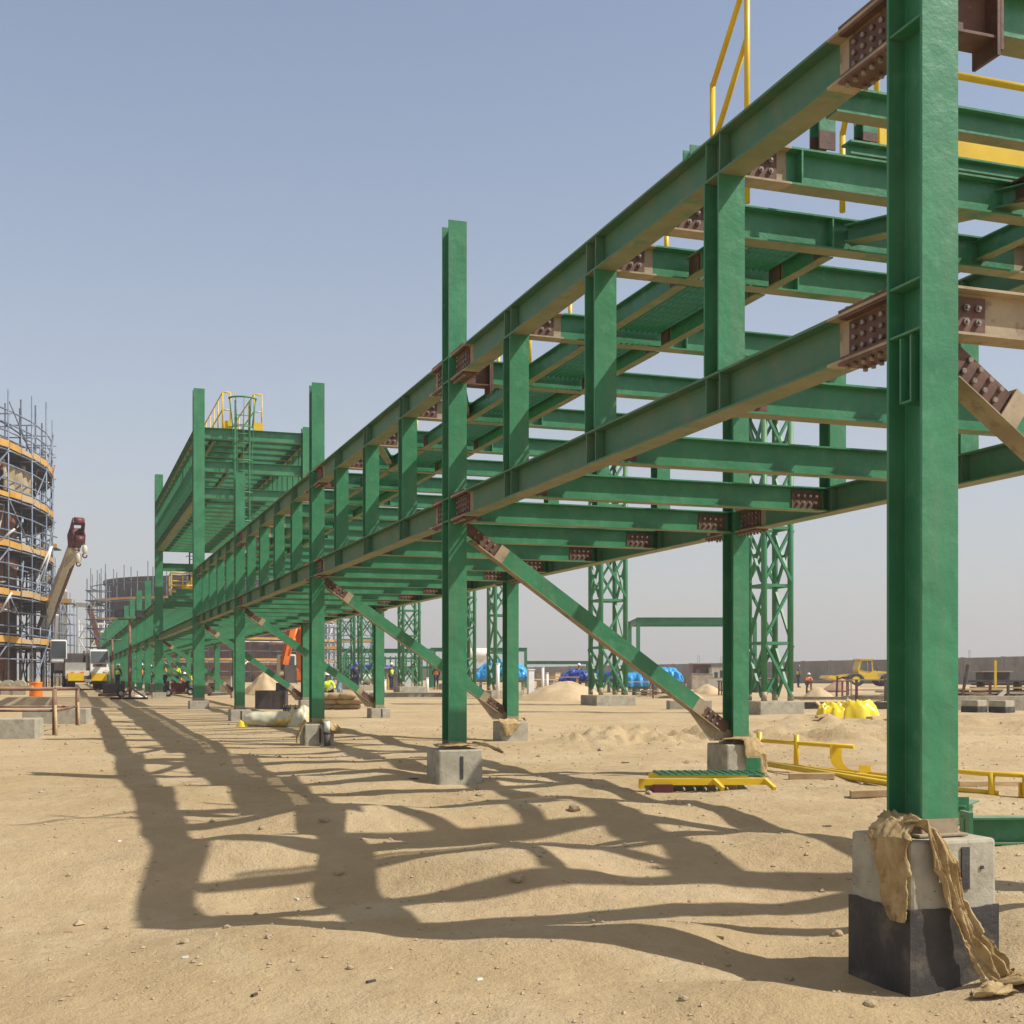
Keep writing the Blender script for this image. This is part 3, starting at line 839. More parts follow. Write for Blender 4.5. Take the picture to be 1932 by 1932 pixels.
for i, (x, y) in enumerate(loop):
    zt_ = 0.418 + 0.012 * noise.noise(Vector((x * 9, y * 9, 3))) + 0.006 * noise.noise(Vector((x * 40, y * 40, 1)))
    co_.v += [(x, y, -0.35), (x, y, zt_), (x * 0.94, y * 0.94, zt_)]
nl_ = len(loop)
for i in range(nl_):
    j = (i + 1) % nl_
    for q_ in (0, 1):
        co_.f.append((i * 3 + q_, j * 3 + q_, j * 3 + q_ + 1, i * 3 + q_ + 1)); co_.m.append(0); co_.sm.append(False)
co_.build("bitumen_coat", 'bitumen', pl)
MB().box((0.06, -0.2475, 0.60), (0.045, 0.006, 0.20)).build("painted_mark", 'bitumen', pl)
MB().box((0.155, -0.2475, 0.60), (0.016, 0.006, 0.016)).build("painted_mark", 'bitumen', pl)
names = ["under the second near column, with a dark slot in its face", "beside the white standpipe under the third near column", "with an arched notch, just left of the film wrapped roll"]
for i, t in enumerate((8.0, 16.0, 26.0)):
    g = gp(0, t)
    q = plinth(0, t, 0.245, CB - 0.004, g - 0.5, "weathered concrete plinth " + names[i])
    MB().box((0.01, -0.246, (CB + g) / 2 - 0.02), (0.032, 0.008, 0.24)).build("slot", 'bitumen', q)
plinth(0, T4, 0.30, CB + 0.036, gp(0, T4) - 0.4, "dark stained concrete plinth under the tall module's nearest column")
plinth(0, T5, 0.30, CB + 0.096, gp(0, T5) - 0.4, "pale concrete plinth under the tall module's farther left column")
nm2 = ["right hand plinth of the first frame, mostly hidden by the nearest green column", "cloth covered concrete plinth at the foot of the longest diagonal brace", "concrete plinth with a burlap rag at the foot of the second diagonal brace",
       "concrete plinth with a small L shaped notch beside the sandbags", "concrete plinth under the right leg of the tall module's front frame", "concrete plinth under the right leg of the tall module's back frame"]
for i, t in enumerate((0.0, 8.0, 16.0, 26.0, T4, T5)):
    g = gp(W, t)
    q = plinth(W, t, 0.25, CB - 0.004 + (0.04 if t == T4 else 0.1 if t == T5 else 0), g - 0.5, nm2[i])
    if i == 3:
        MB().box((0.02, -0.251, (CB + g) / 2), (0.03, 0.008, 0.2)).build("slot", 'bitumen', q)
for k in range(1, 13):
    for u in (0, W):
        plinth(u, T5 + 8 * k, 0.27, CB - 0.004, gp(u, T5 + 8 * k) - 0.4, "small distant concrete plinth under a column of the farthest rack")
# ------------------------------------------------------------------ burlap rags on the plinths
def cloth_strip(path, widths, across=9, fold=0.03, freq=5.0, seed=0, thick=0.008, sub=10):
    """a folded cloth strip: path of (point, side vector, normal)"""
    mb = MB(); n = (len(path) - 1) * sub + 1; rows = []
    for i in range(n):
        q = i / sub; k = min(int(q), len(path) - 2); f = q - k; f = f * f * (3 - 2 * f)
        p = path[k][0].lerp(path[k + 1][0], f); sd = path[k][1].lerp(path[k + 1][1], f); nr = path[k][2].lerp(path[k + 1][2], f).normalized()
        wd = widths[k] * (1 - f) + widths[k + 1] * f
        row = []
        for j in range(across + 1):
            v = j / across - 0.5
            nn = noise.noise(Vector((v * freq + seed, q * 0.9 + seed, 0.3)))
            n2 = noise.noise(Vector((v * 2.5 * freq + seed, q * 2.1, 4.3)))
            e = 1 + 0.22 * noise.noise(Vector((q * 2.3, seed, 1.1 + (v > 0)))) + 0.10 * noise.noise(Vector((q * 9.0, seed, 5.1 + (v > 0))))
            n3 = math.sin(v * freq * 5.5 + 2.2 * noise.noise(Vector((q * 0.8, v * 2, seed))) * 3) * (0.35 + 0.5 * noise.noise(Vector((q * 1.3 + 9, v * 3, seed))))
            n4 = noise.noise(Vector((v * freq * 7, q * 5.0, seed + 2)))
            row.append(p + sd * (v * wd * e) + nr * (0.014 + fold * max(0.0, 1.1 + nn * 1.5 + n2 * 0.6 + n3 * 0.6 + n4 * 0.35)))
        rows.append((row, nr))
    for row, nr in rows:
        mb.v += [tuple(x) for x in row]
    o2 = len(mb.v)
    for row, nr in rows:
        mb.v += [tuple(x - nr * thick) for x in row]
    m = across + 1
    for i in range(n - 1):
        for j in range(across):
            a = i * m + j
            mb.f.append((a, a + 1, a + m + 1, a + m)); mb.f.append((o2 + a, o2 + a + m, o2 + a + m + 1, o2 + a + 1))
            mb.m += [0, 0]; mb.sm += [True, True]
    ring = [j for j in range(m)] + [i * m + m - 1 for i in range(1, n)] + [(n - 1) * m + j for j in range(m - 2, -1, -1)] + [i * m for i in range(n - 2, 0, -1)]
    for a, b in zip(ring, ring[1:] + ring[:1]):
        mb.f.append((a, o2 + a, o2 + b, b)); mb.m.append(0); mb.sm.append(True)
    return mb
def V(*a): return Vector(a)
h = 0.245
# nearest plinth, in the plinth's own axes (x across, y along): corner towards the camera is (-h,-h)
c1 = cloth_strip([(V(-0.17, 0.02, 0.82), V(0.5, -1, 0).normalized(), V(0, 0, 1)), (V(-0.20, -0.10, 0.80), V(0.5, -1, 0).normalized(), V(-0.3, 0, 1)),
                  (V(-h - 0.02, -0.12, 0.735), V(0.12, -1, 0).normalized(), V(-1, -0.1, 0.6)), (V(-h - 0.012, -0.155, 0.58), V(0, -1, 0), V(-1, -0.2, 0.1)),
                  (V(-h - 0.012, -0.17, 0.42), V(0, -1, 0), V(-1, -0.3, 0)), (V(-h - 0.01, -0.18, 0.36), V(0, -1, 0), V(-1, -0.2, 0))],
                 [0.10, 0.22, 0.27, 0.23, 0.17, 0.10], 26, 0.012, 6, 1, sub=16)
rag = c1.build("burlap_cloth", 'burlap', None, (ROOT.x, ROOT.y, 0), RZ, label="torn brown burlap rag draped over the nearest plinth and trailing onto the sand", cat="cloth", group="burlap rags on the plinths")
gg = lambda x, y: gz(*(ROOT.xy + Vector((TX * x + LX * y, TY * x + LY * y)))) 
pth = [(V(-0.20, -0.14, 0.80), V(0.3, -0.3, 0.3), V(0, 0, 1)), (V(-0.13, -0.235, 0.765), V(0.7, 0.3, -0.5), V(0, -0.6, 1)), (V(-0.08, -h - 0.02, 0.62), V(1, 0, 0.3), V(0, -1, 0.2)),
       (V(-0.02, -h - 0.02, 0.44), V(1, 0, 0.35), V(0, -1, 0)), (V(0.04, -h - 0.035, 0.29), V(0.9, 0, 0.3), V(0.1, -1, 0)), (V(0.11, -h - 0.05, 0.18), V(0.8, -0.2, 0.4), V(0, -1, 0.3)),
       (V(0.17, -h - 0.07, 0.08), V(0.9, 0, 0.3), V(0, -1, 0.4))]
gl = [(0.23, -0.40), (0.33, -0.46), (0.48, -0.44), (0.66, -0.50)]
pth += [(V(x, y, gg(x, y) + 0.0), V(0.45, 0.9, 0), V(-0.2, -0.4, 1)) for (x, y) in gl]
c2 = cloth_strip(pth, [0.10, 0.15, 0.115, 0.10, 0.12, 0.15, 0.18, 0.28, 0.22, 0.26, 0.14], 26, 0.020, 5, 5, sub=14)
c2.build("trailing_end", 'burlap', rag)
c3 = cloth_strip([(V(0.10, -0.44, gg(0.10, -0.44)), V(0.2, -1, 0), V(0, -0.3, 1)), (V(0.0, -0.47, gg(0, -0.47)), V(0, -1, 0), V(0, -0.3, 1)), (V(-0.07, -0.45, gg(-0.07, -0.45)), V(0, -1, 0), V(0, -0.3, 1))], [0.18, 0.12, 0.04], 10, 0.02, 6, 9)
c3.build("trailing_end", 'burlap', rag)

def rag_on(u, t, specs, label, seed):
    p = rk(u, t)
    top = None
    for i, (path, widths) in enumerate(specs):
        m = cloth_strip(path, widths, 12, 0.018, 5, seed + i * 3)
        if top is None:
            top = m.build("burlap_cloth", 'burlap', None, (p.x, p.y, 0), RZ, label=label, cat="cloth", group="burlap rags on the plinths")
        else: m.build("trailing_end", 'burlap', top)
q = 0.25
rag_on(W, 8.0, [([(V(-0.22, -0.08, CB + 0.02), V(0.3, 1, 0), V(0, 0, 1)), (V(-0.05, -0.17, CB + 0.03), V(0.2, 1, 0), V(0, 0, 1)), (V(0.08, -0.22, CB + 0.02), V(0.8, 0.4, 0), V(0, -0.5, 1)),
                 (V(0.10, -q - 0.02, CB - 0.13), V(1, 0, 0.1), V(0, -1, 0.1)), (V(0.14, -q - 0.02, CB - 0.32), V(1, 0, -0.1), V(0, -1, 0)), (V(0.2, -q - 0.02, CB - 0.40), V(1, 0, 0), V(0, -1, 0))], [0.2, 0.24, 0.34, 0.26, 0.2, 0.04])],
       "brown burlap rag hanging down the plinth at the foot of the longest diagonal brace", 11)
rag_on(0, 8.0, [([(V(-0.24, -0.12, CB + 0.015), V(0, 1, 0), V(0, 0, 1)), (V(-0.1, -0.19, CB + 0.02), V(0, 1, 0), V(0, 0, 1)), (V(0.06, -0.20, CB + 0.02), V(0, 1, 0), V(0, 0, 1)), (V(0.23, -0.14, CB + 0.015), V(0.2, 1, 0), V(0, 0, 1))], [0.18, 0.10, 0.08, 0.14]),
                ([(V(0.2, -0.05, CB + 0.02), V(0, 1, 0), V(0, 0, 1)), (V(0.36, 0.02, CB + 0.0), V(0, 1, 0), V(0.2, 0, 1)), (V(0.55, 0.02, CB - 0.09), V(0.1, 1, 0), V(0.3, 0, 1))], [0.12, 0.12, 0.06])],
       "crumpled burlap lying round the foot of the second near column", 21)
rag_on(W, 16.0, [([(V(-0.16, -0.2, CB + 0.02), V(0.8, 0.3, 0), V(0, -0.5, 1)), (V(-0.08, -q - 0.02, CB - 0.05), V(1, 0, 0), V(0, -1, 0.3)), (V(-0.14, -q - 0.02, CB - 0.24), V(1, 0, 0), V(0, -1, 0))], [0.4, 0.34, 0.12]),
                 ([(V(0.2, -0.1, CB + 0.02), V(0, 1, 0), V(0, 0, 1)), (V(0.25, -0.18, CB - 0.03), V(0.5, 0.6, 0), V(0.4, -0.4, 0.6))], [0.2, 0.16])],
       "ochre burlap rag over the plinth at the foot of the second diagonal brace", 31)
rag_on(0, 16.0, [([(V(0.05, -0.2, CB + 0.03), V(0, 1, 0.2), V(0, -0.3, 1)), (V(0.16, -0.30, CB - 0.02), V(0.8, 0.3, 0.1), V(0, -1, 0.7)), (V(0.27, -0.31, CB - 0.12), V(0.9, 0.2, 0), V(0, -1, 0.2)), (V(0.28, -0.28, CB - 0.17), V(1, 0, 0), V(0, -1, 0))], [0.16, 0.26, 0.22, 0.14]),
                 ([(V(-0.2, -0.16, CB + 0.02), V(0, 1, 0), V(-0.3, 0, 1)), (V(-0.29, -0.17, CB - 0.15), V(0, 1, 0), V(-1, 0, 0)), (V(-0.34, -0.18, gp(0, 16) + 0.03), V(0, 1, 0), V(-1, 0, 0.4))], [0.1, 0.13, 0.13])],
       "brown burlap bundle hanging from the plinth beside the white standpipe", 41)

# ------------------------------------------------------------------ lumps: heaps, tarps, film
def lump(name, x, y, rx, ry, h, mt, label=None, cat=None, group=None, rz=0.0, power=2.0, rough=0.12, freq=2.0, seed=0, n=26, edge=0.0, kind=None, parent=None, folds=0.0, sink=0.08, z0=None, ridge=0.0):
    mb = MB(); rings = max(8, n // 2)
    zc = gz(x, y) if z0 is None else z0
    c, s_ = math.cos(rz), math.sin(rz)
    vs = []
    for i in range(rings + 1):
        r = i / rings
        for k in range(n):
            t = 2 * math.pi * k / n
            ex = 1 + edge * noise.noise(Vector((math.cos(t) * 1.7 + seed, math.sin(t) * 1.7, seed)))
            px_, py_ = rx * r * ex * math.cos(t), ry * r * ex * math.sin(t)
            z = h * max(0.0, 1 - r ** power)
            nz_ = noise.noise(Vector((px_ * freq + seed * 3.7, py_ * freq, seed))) + 0.5 * noise.noise(Vector((px_ * freq * 2.7, py_ * freq * 2.7 + seed, 3.3)))
            z += h * rough * nz_ * (1 - r ** 4)
            if folds: z += h * folds * abs(noise.noise(Vector((math.cos(t) * 5 + seed, math.sin(t) * 5, r * 1.5)))) * (r * (1 - r ** 6)) * 2
            if ridge: z += h * ridge * ((1 - 2.2 * abs(noise.noise(Vector((px_ * 4.5 + seed, py_ * 4.5, z * 3))))) * 0.6 + (0.5 - 2 * abs(noise.noise(Vector((px_ * 11 + seed, py_ * 11, 2))))) * 0.3) * (1 - r ** 6)
            gx_, gy_ = x + c * px_ - s_ * py_, y + s_ * px_ + c * py_
            gl_ = (gz(gx_, gy_) - zc) if z0 is None else 0.0
            vs.append((px_, py_, max(z, 0) + gl_ * (r ** 2) - sink * r ** 6))
    fs = []
    for i in range(rings):
        for k in range(n):
            k2 = (k + 1) % n
            fs.append((i * n + k, (i + 1) * n + k, (i + 1) * n + k2, i * n + k2))
    mb.add(vs, fs, 0, True)
    o = len(mb.v); mb.v.append((0, 0, -sink - 0.05))
    for k in range(n):
        mb.f.append((rings * n + (k + 1) % n, rings * n + k, o)); mb.m.append(0); mb.sm.append(False)
    bm_ = mb.mesh(name, [mt])
    bm = bmesh.new(); bm.from_mesh(bm_); bmesh.ops.remove_doubles(bm, verts=bm.verts, dist=1e-5); bmesh.ops.recalc_face_normals(bm, faces=bm.faces); bm.to_mesh(bm_); bm.free()
    return place(name, bm_, parent, (x, y, zc), rz, label=label, cat=cat, group=group, kind=kind)

def heap(x0, x1, ytop, Y, mt, label, seed, power=1.3, ry=None):
    X = px((x0 + x1) / 2, Y); rx = (x1 - x0) / 2 / F * Y
    g = gz(X, Y); hh = max(0.25, pz(ytop, Y) - g)
    return lump("sand_heap", X, Y, rx, ry or rx * 0.8, hh, mt, label, "sand heap", "sand heaps", 0, power, 0.10, 1.6, seed, 40, 0.25)
heap(975, 1160, 1284, 52, 'sand_heap', "long pale sand heap behind the second green column in front of the dark blue tarps", 1, 1.4)
heap(455, 545, 1266, 70, 'sand_heap', "tall sandy heap beside the orange excavator", 2, 1.2)
heap(1298, 1372, 1290, 68, 'sand_heap', "low ochre sand heap right of the light blue tarp", 3)
heap(1505, 1585, 1296, 54, 'sand_heap', "small sand heap in front of the worker in the yellow vest", 4)
heap(1545, 1632, 1281, 76, 'red_heap', "reddish soil heap below the yellow loader", 5)
heap(1880, 1990, 1300, 62, 'red_heap', "reddish soil heap at the right end behind the scrap timber", 6)
heap(1230, 1330, 1300, 58, 'sand_heap', "flat sand heap beneath the long diagonal brace", 8, 1.6)

# light blue tarpaulin covers over stacked goods
def tarp(x0, x1, ytop, ybot, Y, mt, label, seed, ry=1.0, power=5.0):
    X = px((x0 + x1) / 2, Y); rx = (x1 - x0) / 2 / F * Y
    g = gz(X, Y); zb = max(g, pz(ybot, Y)); h_ = pz(ytop, Y) - zb
    mb = MB(); ns, nt_ = 40, 30; sd_ = seed * 5.3
    for i in range(ns + 1):
        s_ = i / ns; xx = (s_ - 0.5) * 2
        hs_ = (1 - abs(xx) ** power) ** 0.6 * (0.78 + 0.30 * noise.noise(Vector((xx * 1.5, sd_, 0.4)))) if abs(xx) < 1 else 0.0
        hs_ = max(hs_, 0.03)
        for j in range(nt_ + 1):
            a_ = math.pi * j / nt_
            ca, sa = math.cos(a_), math.sin(a_)
            yy = -ry * math.copysign(abs(ca) ** 0.45, ca); zz_ = h_ * hs_ * abs(sa) ** 0.55
            cr = 1 - abs(noise.noise(Vector((xx * 2.6 + sd_, j * 0.16, 1.0)))) * 2.2
            c2_ = abs(noise.noise(Vector((xx * 6.0 + sd_, j * 0.33, 7.0))))
            k_ = h_ * (0.10 * cr - 0.13 * c2_)
            sk = 1 + 0.10 * noise.noise(Vector((xx * 4, (j < nt_ / 2) * 3.0, sd_))) * (1 - sa)
            mb.v.append((xx * rx * (1 + 0.03 * c2_) + 0.05 * rx * noise.noise(Vector((j * 0.2, xx * 2, sd_))), yy * sk - k_ * ca * 1.2, max(0.0, zz_ + k_ * sa * 0.8) + (0.06 * h_ * noise.noise(Vector((xx * 5, j * 0.2, 3))) if sa < 0.1 else 0)))
    for i in range(ns):
        for j in range(nt_):
            k = i * (nt_ + 1) + j
            mb.f.append((k, k + 1, k + nt_ + 2, k + nt_ + 1)); mb.m.append(0); mb.sm.append((i * 7 + j * 3) % 5 != 0)
    o = mb.build("tarpaulin", mt, None, (X, Y, zb), 0, label=label, cat="tarpaulin", group="blue tarpaulins over stacked goods")
    o.modifiers.new("thick", 'SOLIDIFY').thickness = 0.012
    if zb > g + 0.12:
        s = MB(); n_ = 4
        for i in range(n_):
            xx = -rx * 0.8 + 1.6 * rx * i / (n_ - 1)
            s.box((xx, -ry * 0.5, (zb - g) / -2 + 0.02), (0.12, 0.12, zb - g + 0.12)); s.box((xx, ry * 0.4, (zb - g) / -2 + 0.02), (0.12, 0.12, zb - g + 0.12))
        s.box((0, -ry * 0.5, -0.04), (rx * 1.9, 0.14, 0.12)); s.box((0, ry * 0.4, -0.04), (rx * 1.9, 0.14, 0.12))
        tr = s.build("trestle", 'timber_grey', None, (X, Y, zb - 0.02), label="timber trestle carrying the " + label, cat="trestle", group="trestles under the tarpaulins")
    return o
tarp(897, 996, 1240, 1283, 70, 'blue_tarp', "bright blue tarpaulin bundle left of the second far column", 1, 1.1, 4)
tarp(1055, 1112, 1258, 1285, 80, 'navy_tarp', "dark blue tarpaulin left of the second lattice tower", 2, 0.9, 5)
tarp(1108, 1172, 1262, 1285, 76, 'navy_tarp', "dark blue tarpaulin behind the second lattice tower", 3, 0.9, 5)
tarp(1168, 1246, 1260, 1295, 66, 'blue_tarp', "bright blue tarpaulin sagging under the diagonal brace", 4, 1.1, 3)
tarp(1232, 1287, 1253, 1290, 67, 'blue_tarp', "bright blue peaked tarpaulin right of the diagonal brace", 6, 1.0, 4)
tarp(664, 740, 1252, 1263, 88, 'navy_tarp', "dark blue tarpaulin roof over the yellow machine", 5, 1.2, 6)

X, Y = px(1596, 32.6), 32.6
yf = lump("plastic_film_heap", X + 0.22, Y, 0.62, 0.42, 0.40, 'yellow_film', "crumpled bright yellow plastic film heap on the sand", "plastic film", None, 0, 4.5, 0.34, 2.6, 2, 70, 0.35, folds=0.06, ridge=0.22)
lump("film_fold", -0.42, 0.0, 0.52, 0.35, 0.34, 'yellow_film', None, None, None, 0.3, 3, 0.42, 3.4, 7, 64, 0.4, folds=0.06, ridge=0.22, parent=yf, z0=0.0)
lump("film_fold", -0.78, -0.05, 0.20, 0.2, 0.32, 'yellow_film', None, None, None, 0, 4, 0.4, 6, 9, 30, 0.4, folds=0.1, ridge=0.22, parent=yf, z0=0.0)

# the film wrapped roll and the things around the third near column
def roll(x0, x1, ytop, Y):
    X0, X1 = px(x0, Y), px(x1, Y); g = gz((X0 + X1) / 2, Y); r = 0.19
    mb = MB(); n = 22; rows = 30; o = 0
    L = X1 - X0
    for i in range(rows + 1):
        f = i / rows
        rr = r * (0.92 + 0.12 * noise.noise(Vector((f * 6, 0.3, 1)))) * (0.55 + 0.45 * min(1, f / 0.12) if f < 0.12 else 1)
        for k in range(n):
            t = 2 * math.pi * k / n
            w_ = 1 + 0.14 * noise.noise(Vector((f * 9, math.cos(t) * 2, math.sin(t) * 2)))
            mb.v.append((f * L - L / 2, rr * w_ * math.cos(t) * 1.15, r * 0.95 + rr * w_ * math.sin(t)))
    for i in range(rows):
        for k in range(n):
            k2 = (k + 1) % n
            mb.f.append((i * n + k, i * n + k2, (i + 1) * n + k2, (i + 1) * n + k)); mb.m.append(0); mb.sm.append(True)
    mb.f.append(tuple(range(n))); mb.m.append(0); mb.sm.append(False)
    mb.f.append(tuple(rows * n + k for k in range(n))); mb.m.append(0); mb.sm.append(False)
    ob = mb.build("wrapped_roll", 'pale_film', None, ((X0 + X1) / 2, Y, g - 0.02), -0.03, label="roll wrapped in pale and yellow plastic film lying left of the third near column", cat="roll")
    lump("film_skirt", -L / 2 - 0.02, -0.05, 0.2, 0.16, 0.13, 'yellow_film', None, None, None, 0, 2, 0.4, 6, 4, 20, 0.3, parent=ob, z0=0.0, folds=0.4)
    lump("film_skirt", L / 2 - 0.16, -0.08, 0.3, 0.2, 0.40, 'pale_film', None, None, None, 0, 3, 0.35, 6, 6, 24, 0.3, parent=ob, z0=0.0, folds=0.4)
roll(462, 582, 1336, 27.5)
# dark steel box
Yb = 40.0; X = px(514, Yb); g = gz(X, Yb)
bx = MB()
wdt = 52 / F * Yb
for (c, s_) in (((-wdt / 4, -0.3, 0.29), (wdt / 2 + 0.1, 0.02, 0.62)), ((wdt / 4 + 0.03, -0.22, 0.28), (wdt / 2, 0.02, 0.58)), ((-wdt / 2, 0, 0.29), (0.02, 0.6, 0.62)), ((wdt / 2, 0.05, 0.28), (0.02, 0.5, 0.58)), ((0, 0.3, 0.29), (wdt, 0.02, 0.62))):
    bx.box(c, s_)
bx.box((0, 0, 0.02), (wdt, 0.58, 0.03))
bx.box((wdt / 2 + 0.01, -0.24, 0.29), (0.05, 0.05, 0.6))
bx.build("steel_skip", 'steel_dark', None, (X, Yb, g - 0.02), label="open dark steel box standing on the sand behind the film wrapped roll", cat="skip")
# coil of black mesh
Yc = 36.0; X = px(556, Yc); g = gz(X, Yc); cm_ = MB()
for i in range(14):
    t = i / 13
    cm_.poly([(-0.30 + 0.6 * t, 0.09 * math.cos(a), 0.11 + 0.09 * math.sin(a) + 0.02 * math.sin(i * 2.1)) for a in [2 * math.pi * k / 10 for k in range(11)]], 0.016, 5)
for a in range(6): cm_.tube((-0.31, 0.09 * math.cos(a), 0.11 + 0.09 * math.sin(a)), (0.31, 0.09 * math.cos(a), 0.11 + 0.09 * math.sin(a)), 0.013, 5)
cm_.build("mesh_coil", 'black', None, (X, Yc, g), 0.1, label="black plastic mesh coil lying on the sand behind the film wrapped roll", cat="mesh coil")
# sandbags, each one its own
sb = [(616, 1341, 0), (640, 1342, 0), (664, 1343, 0), (622, 1331, 1), (650, 1332, 1), (672, 1334, 1), (630, 1320, 2), (655, 1324, 2), (610, 1322, 2)]
rows_ = ["bottom", "middle", "top"]; pos_ = {0: "left", 1: "centre", 2: "right"}
cnt = {0: 0, 1: 0, 2: 0}
for i, (x, y, lv) in enumerate(sb):
    Yq = 39.0 - lv * 0.12; X = px(x, Yq); g = gz(X, Yq)
    mb = MB()
    vs = []
    n, m = 16, 10
    for a in range(m + 1):
        ph = math.pi * a / m
        for k in range(n):
            t = 2 * math.pi * k / n
            sgn = lambda v, e: math.copysign(abs(v) ** e, v)
            d = 1 + 0.13 * noise.noise(Vector((math.cos(t) * 2 + i, math.sin(t) * 2, math.cos(ph) * 2)))
            vs.append((0.27 * d * sgn(math.sin(ph), 0.7) * sgn(math.cos(t), 0.7), 0.20 * d * sgn(math.sin(ph), 0.7) * sgn(math.sin(t), 0.7), 0.10 * d * sgn(-math.cos(ph), 0.8)))
    fs = [(a * n + k, a * n + (k + 1) % n, (a + 1) * n + (k + 1) % n, (a + 1) * n + k) for a in range(m) for k in range(n)]
    mb.add(vs, fs, 0, True)
    posn = ("left", "middle", "right")[cnt[lv]] if lv != 2 else ("middle", "right", "left")[cnt[lv]]; cnt[lv] += 1
    z_ = g + 0.09 + lv * 0.165
    mb.build("sandbag", 'sandbag', None, (X, Yq, z_), 0.2 * math.sin(i * 2.2), label="%s brown sandbag in the %s row of the pile beside the third near column" % (posn, rows_[lv]), cat="sandbag", group="sandbags piled beside the third near column")
# white standpipe in front of the third near plinth
p = rk(0.10, 15.62); g = gz(p.x, p.y)
st = MB().tube((0, 0, -0.1), (0, 0, 0.20), 0.055, 12, 1).tube((0, 0, 0.20), (0, 0, 0.23), 0.062, 12, 1).tube((0, 0, 0.23), (0, 0, 0.40), 0.045, 12, 0)
st.build("standpipe", ['white', 'steel_dark'], None, (p.x, p.y, g), label="short white and dark grey standpipe in front of the third near plinth", cat="pipe")

# ------------------------------------------------------------------ lattice towers and frames on the right
def tower(x, Y, wd, ytop, label, plabel, solid=True):
    X = px(x, Y); g = gz(X, Y)
    pt = g + 0.36
    top = pz(ytop, Y)
    root = empty("lattice_tower", (X, Y, pt), label, "lattice tower", RZ, "green lattice towers right of the rack")
    hh = top - pt; hw = wd / 2
    corners = [(-hw, -hw), (hw, -hw), (hw, hw), (-hw, hw)]
    for (a, b) in corners:
        lg = MB().tube((a, b, 0.0), (a, b, 0.25), 0.085, 10, 1).tube((a, b, 0.25), (a, b, hh), 0.085, 10, 0)
        lg.build("leg", ['green_plain', 'primer'], root)
    n = max(3, int(round(hh / 1.55))); st_ = hh / n
    for k in range(1, n + 1):
        z = k * st_
        for i in range(4):
            a, b = corners[i], corners[(i + 1) % 4]
            MB().bar((a[0], a[1], z), (b[0], b[1], z), 0.08, 0.08).build("strut", 'green_plain', root)
    for k in range(n):
        z0, z1 = k * st_ + 0.1, (k + 1) * st_ - 0.05
        for i in range(4):
            a, b = corners[i], corners[(i + 1) % 4]
            mb = MB()
            mb.bar((a[0], a[1], z0), (b[0], b[1], z1), 0.07, 0.07)
            if k % 2 == 0 or not solid:
                o_ = 0.075
                dx = Vector((b[1] - a[1], -(b[0] - a[0]), 0)).normalized() * o_
                mb.bar(Vector((b[0], b[1], z0)) + dx, Vector((a[0], a[1], z1)) + dx, 0.07, 0.07)
            mb.build("diagonal", 'green_plain', root)
    MB().box((0, 0, hh + 0.02), (wd + 0.25, wd + 0.25, 0.05)).build("cap_plate", 'green_plain', root)
    MB().box((0, 0, -0.55), (wd + 0.55, wd + 0.55, 1.09)).build("concrete_plinth", 'concrete', None, (X, Y, pt - 0.01), RZ, bevel=0.02, label=plabel, cat="plinth", group="plinths under the lattice towers")
tower(1452, 35.6, 0.82, 783, "nearest and tallest looking green lattice tower, right of the longest brace", "wide concrete plinth under the nearest lattice tower")
tower(1147, 45.0, 0.92, 868, "second green lattice tower, between the second and nearest far columns", "low concrete plinth under the second lattice tower")
tower(947, 56.5, 0.92, 950, "green lattice tower half hidden behind the second far column", "low plinth of the tower half hidden by the second far column")
tower(872, 60.5, 0.92, 955, "green lattice tower hidden behind the second near column", "plinth of the tower hidden by the second near column")
tower(772, 73, 0.94, 1010, "green lattice tower standing alone left of the second near column", "plinth of the lone tower left of the second near column")
tower(693, 82, 0.94, 1030, "green lattice tower just left of the third far column", "plinth of the tower beside the third far column")
tower(653, 88, 0.94, 1040, "farthest green lattice tower beside the third near column", "plinth of the farthest lattice tower")

def frame(pts, Y, d, label, posts=()):
    """portal frame lying across the view at depth Y: pts = picture columns of the posts, top row"""
    root = None
def portal(x0, x1, ytop, Y, depth, label, d=0.26):
    X0, X1 = px(x0, Y), px(x1, Y); g = gz((X0 + X1) / 2, Y); top = pz(ytop, Y)
    root = empty("portal_frame", ((X0 + X1) / 2, Y, g), label, "steel frame", 0, "green portal frames on the right")
    hw = (X1 - X0) / 2; hh = top - g
    for y in (0, depth):
        for x in (-hw, hw):
            MB().ibeam((x, y, -0.1), (x, y, hh - d), 0.22, 0.22, 0.02, 0.015, ((1, 0, 0),), up=(0, 1, 0)).build("leg", 'green_plain', root)
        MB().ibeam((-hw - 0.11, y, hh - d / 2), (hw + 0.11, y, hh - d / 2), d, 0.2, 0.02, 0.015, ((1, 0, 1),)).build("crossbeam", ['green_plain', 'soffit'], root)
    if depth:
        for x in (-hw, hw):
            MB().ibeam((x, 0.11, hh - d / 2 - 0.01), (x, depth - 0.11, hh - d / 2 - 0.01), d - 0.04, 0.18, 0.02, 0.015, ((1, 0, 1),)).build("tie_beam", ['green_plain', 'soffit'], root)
portal(1204, 1424, 1165, 78, 5.5, "tall plain green portal frame between the two nearest lattice towers", 0.34)
portal(992, 1112, 1247, 112, 3.0, "long low green frame behind the dark blue tarps")
portal(815, 992, 1222, 105, 3.0, "green frame with a raised end behind the bright blue tarpaulin")
portal(640, 812, 1224, 100, 4.0, "green frame behind the farthest lattice towers")
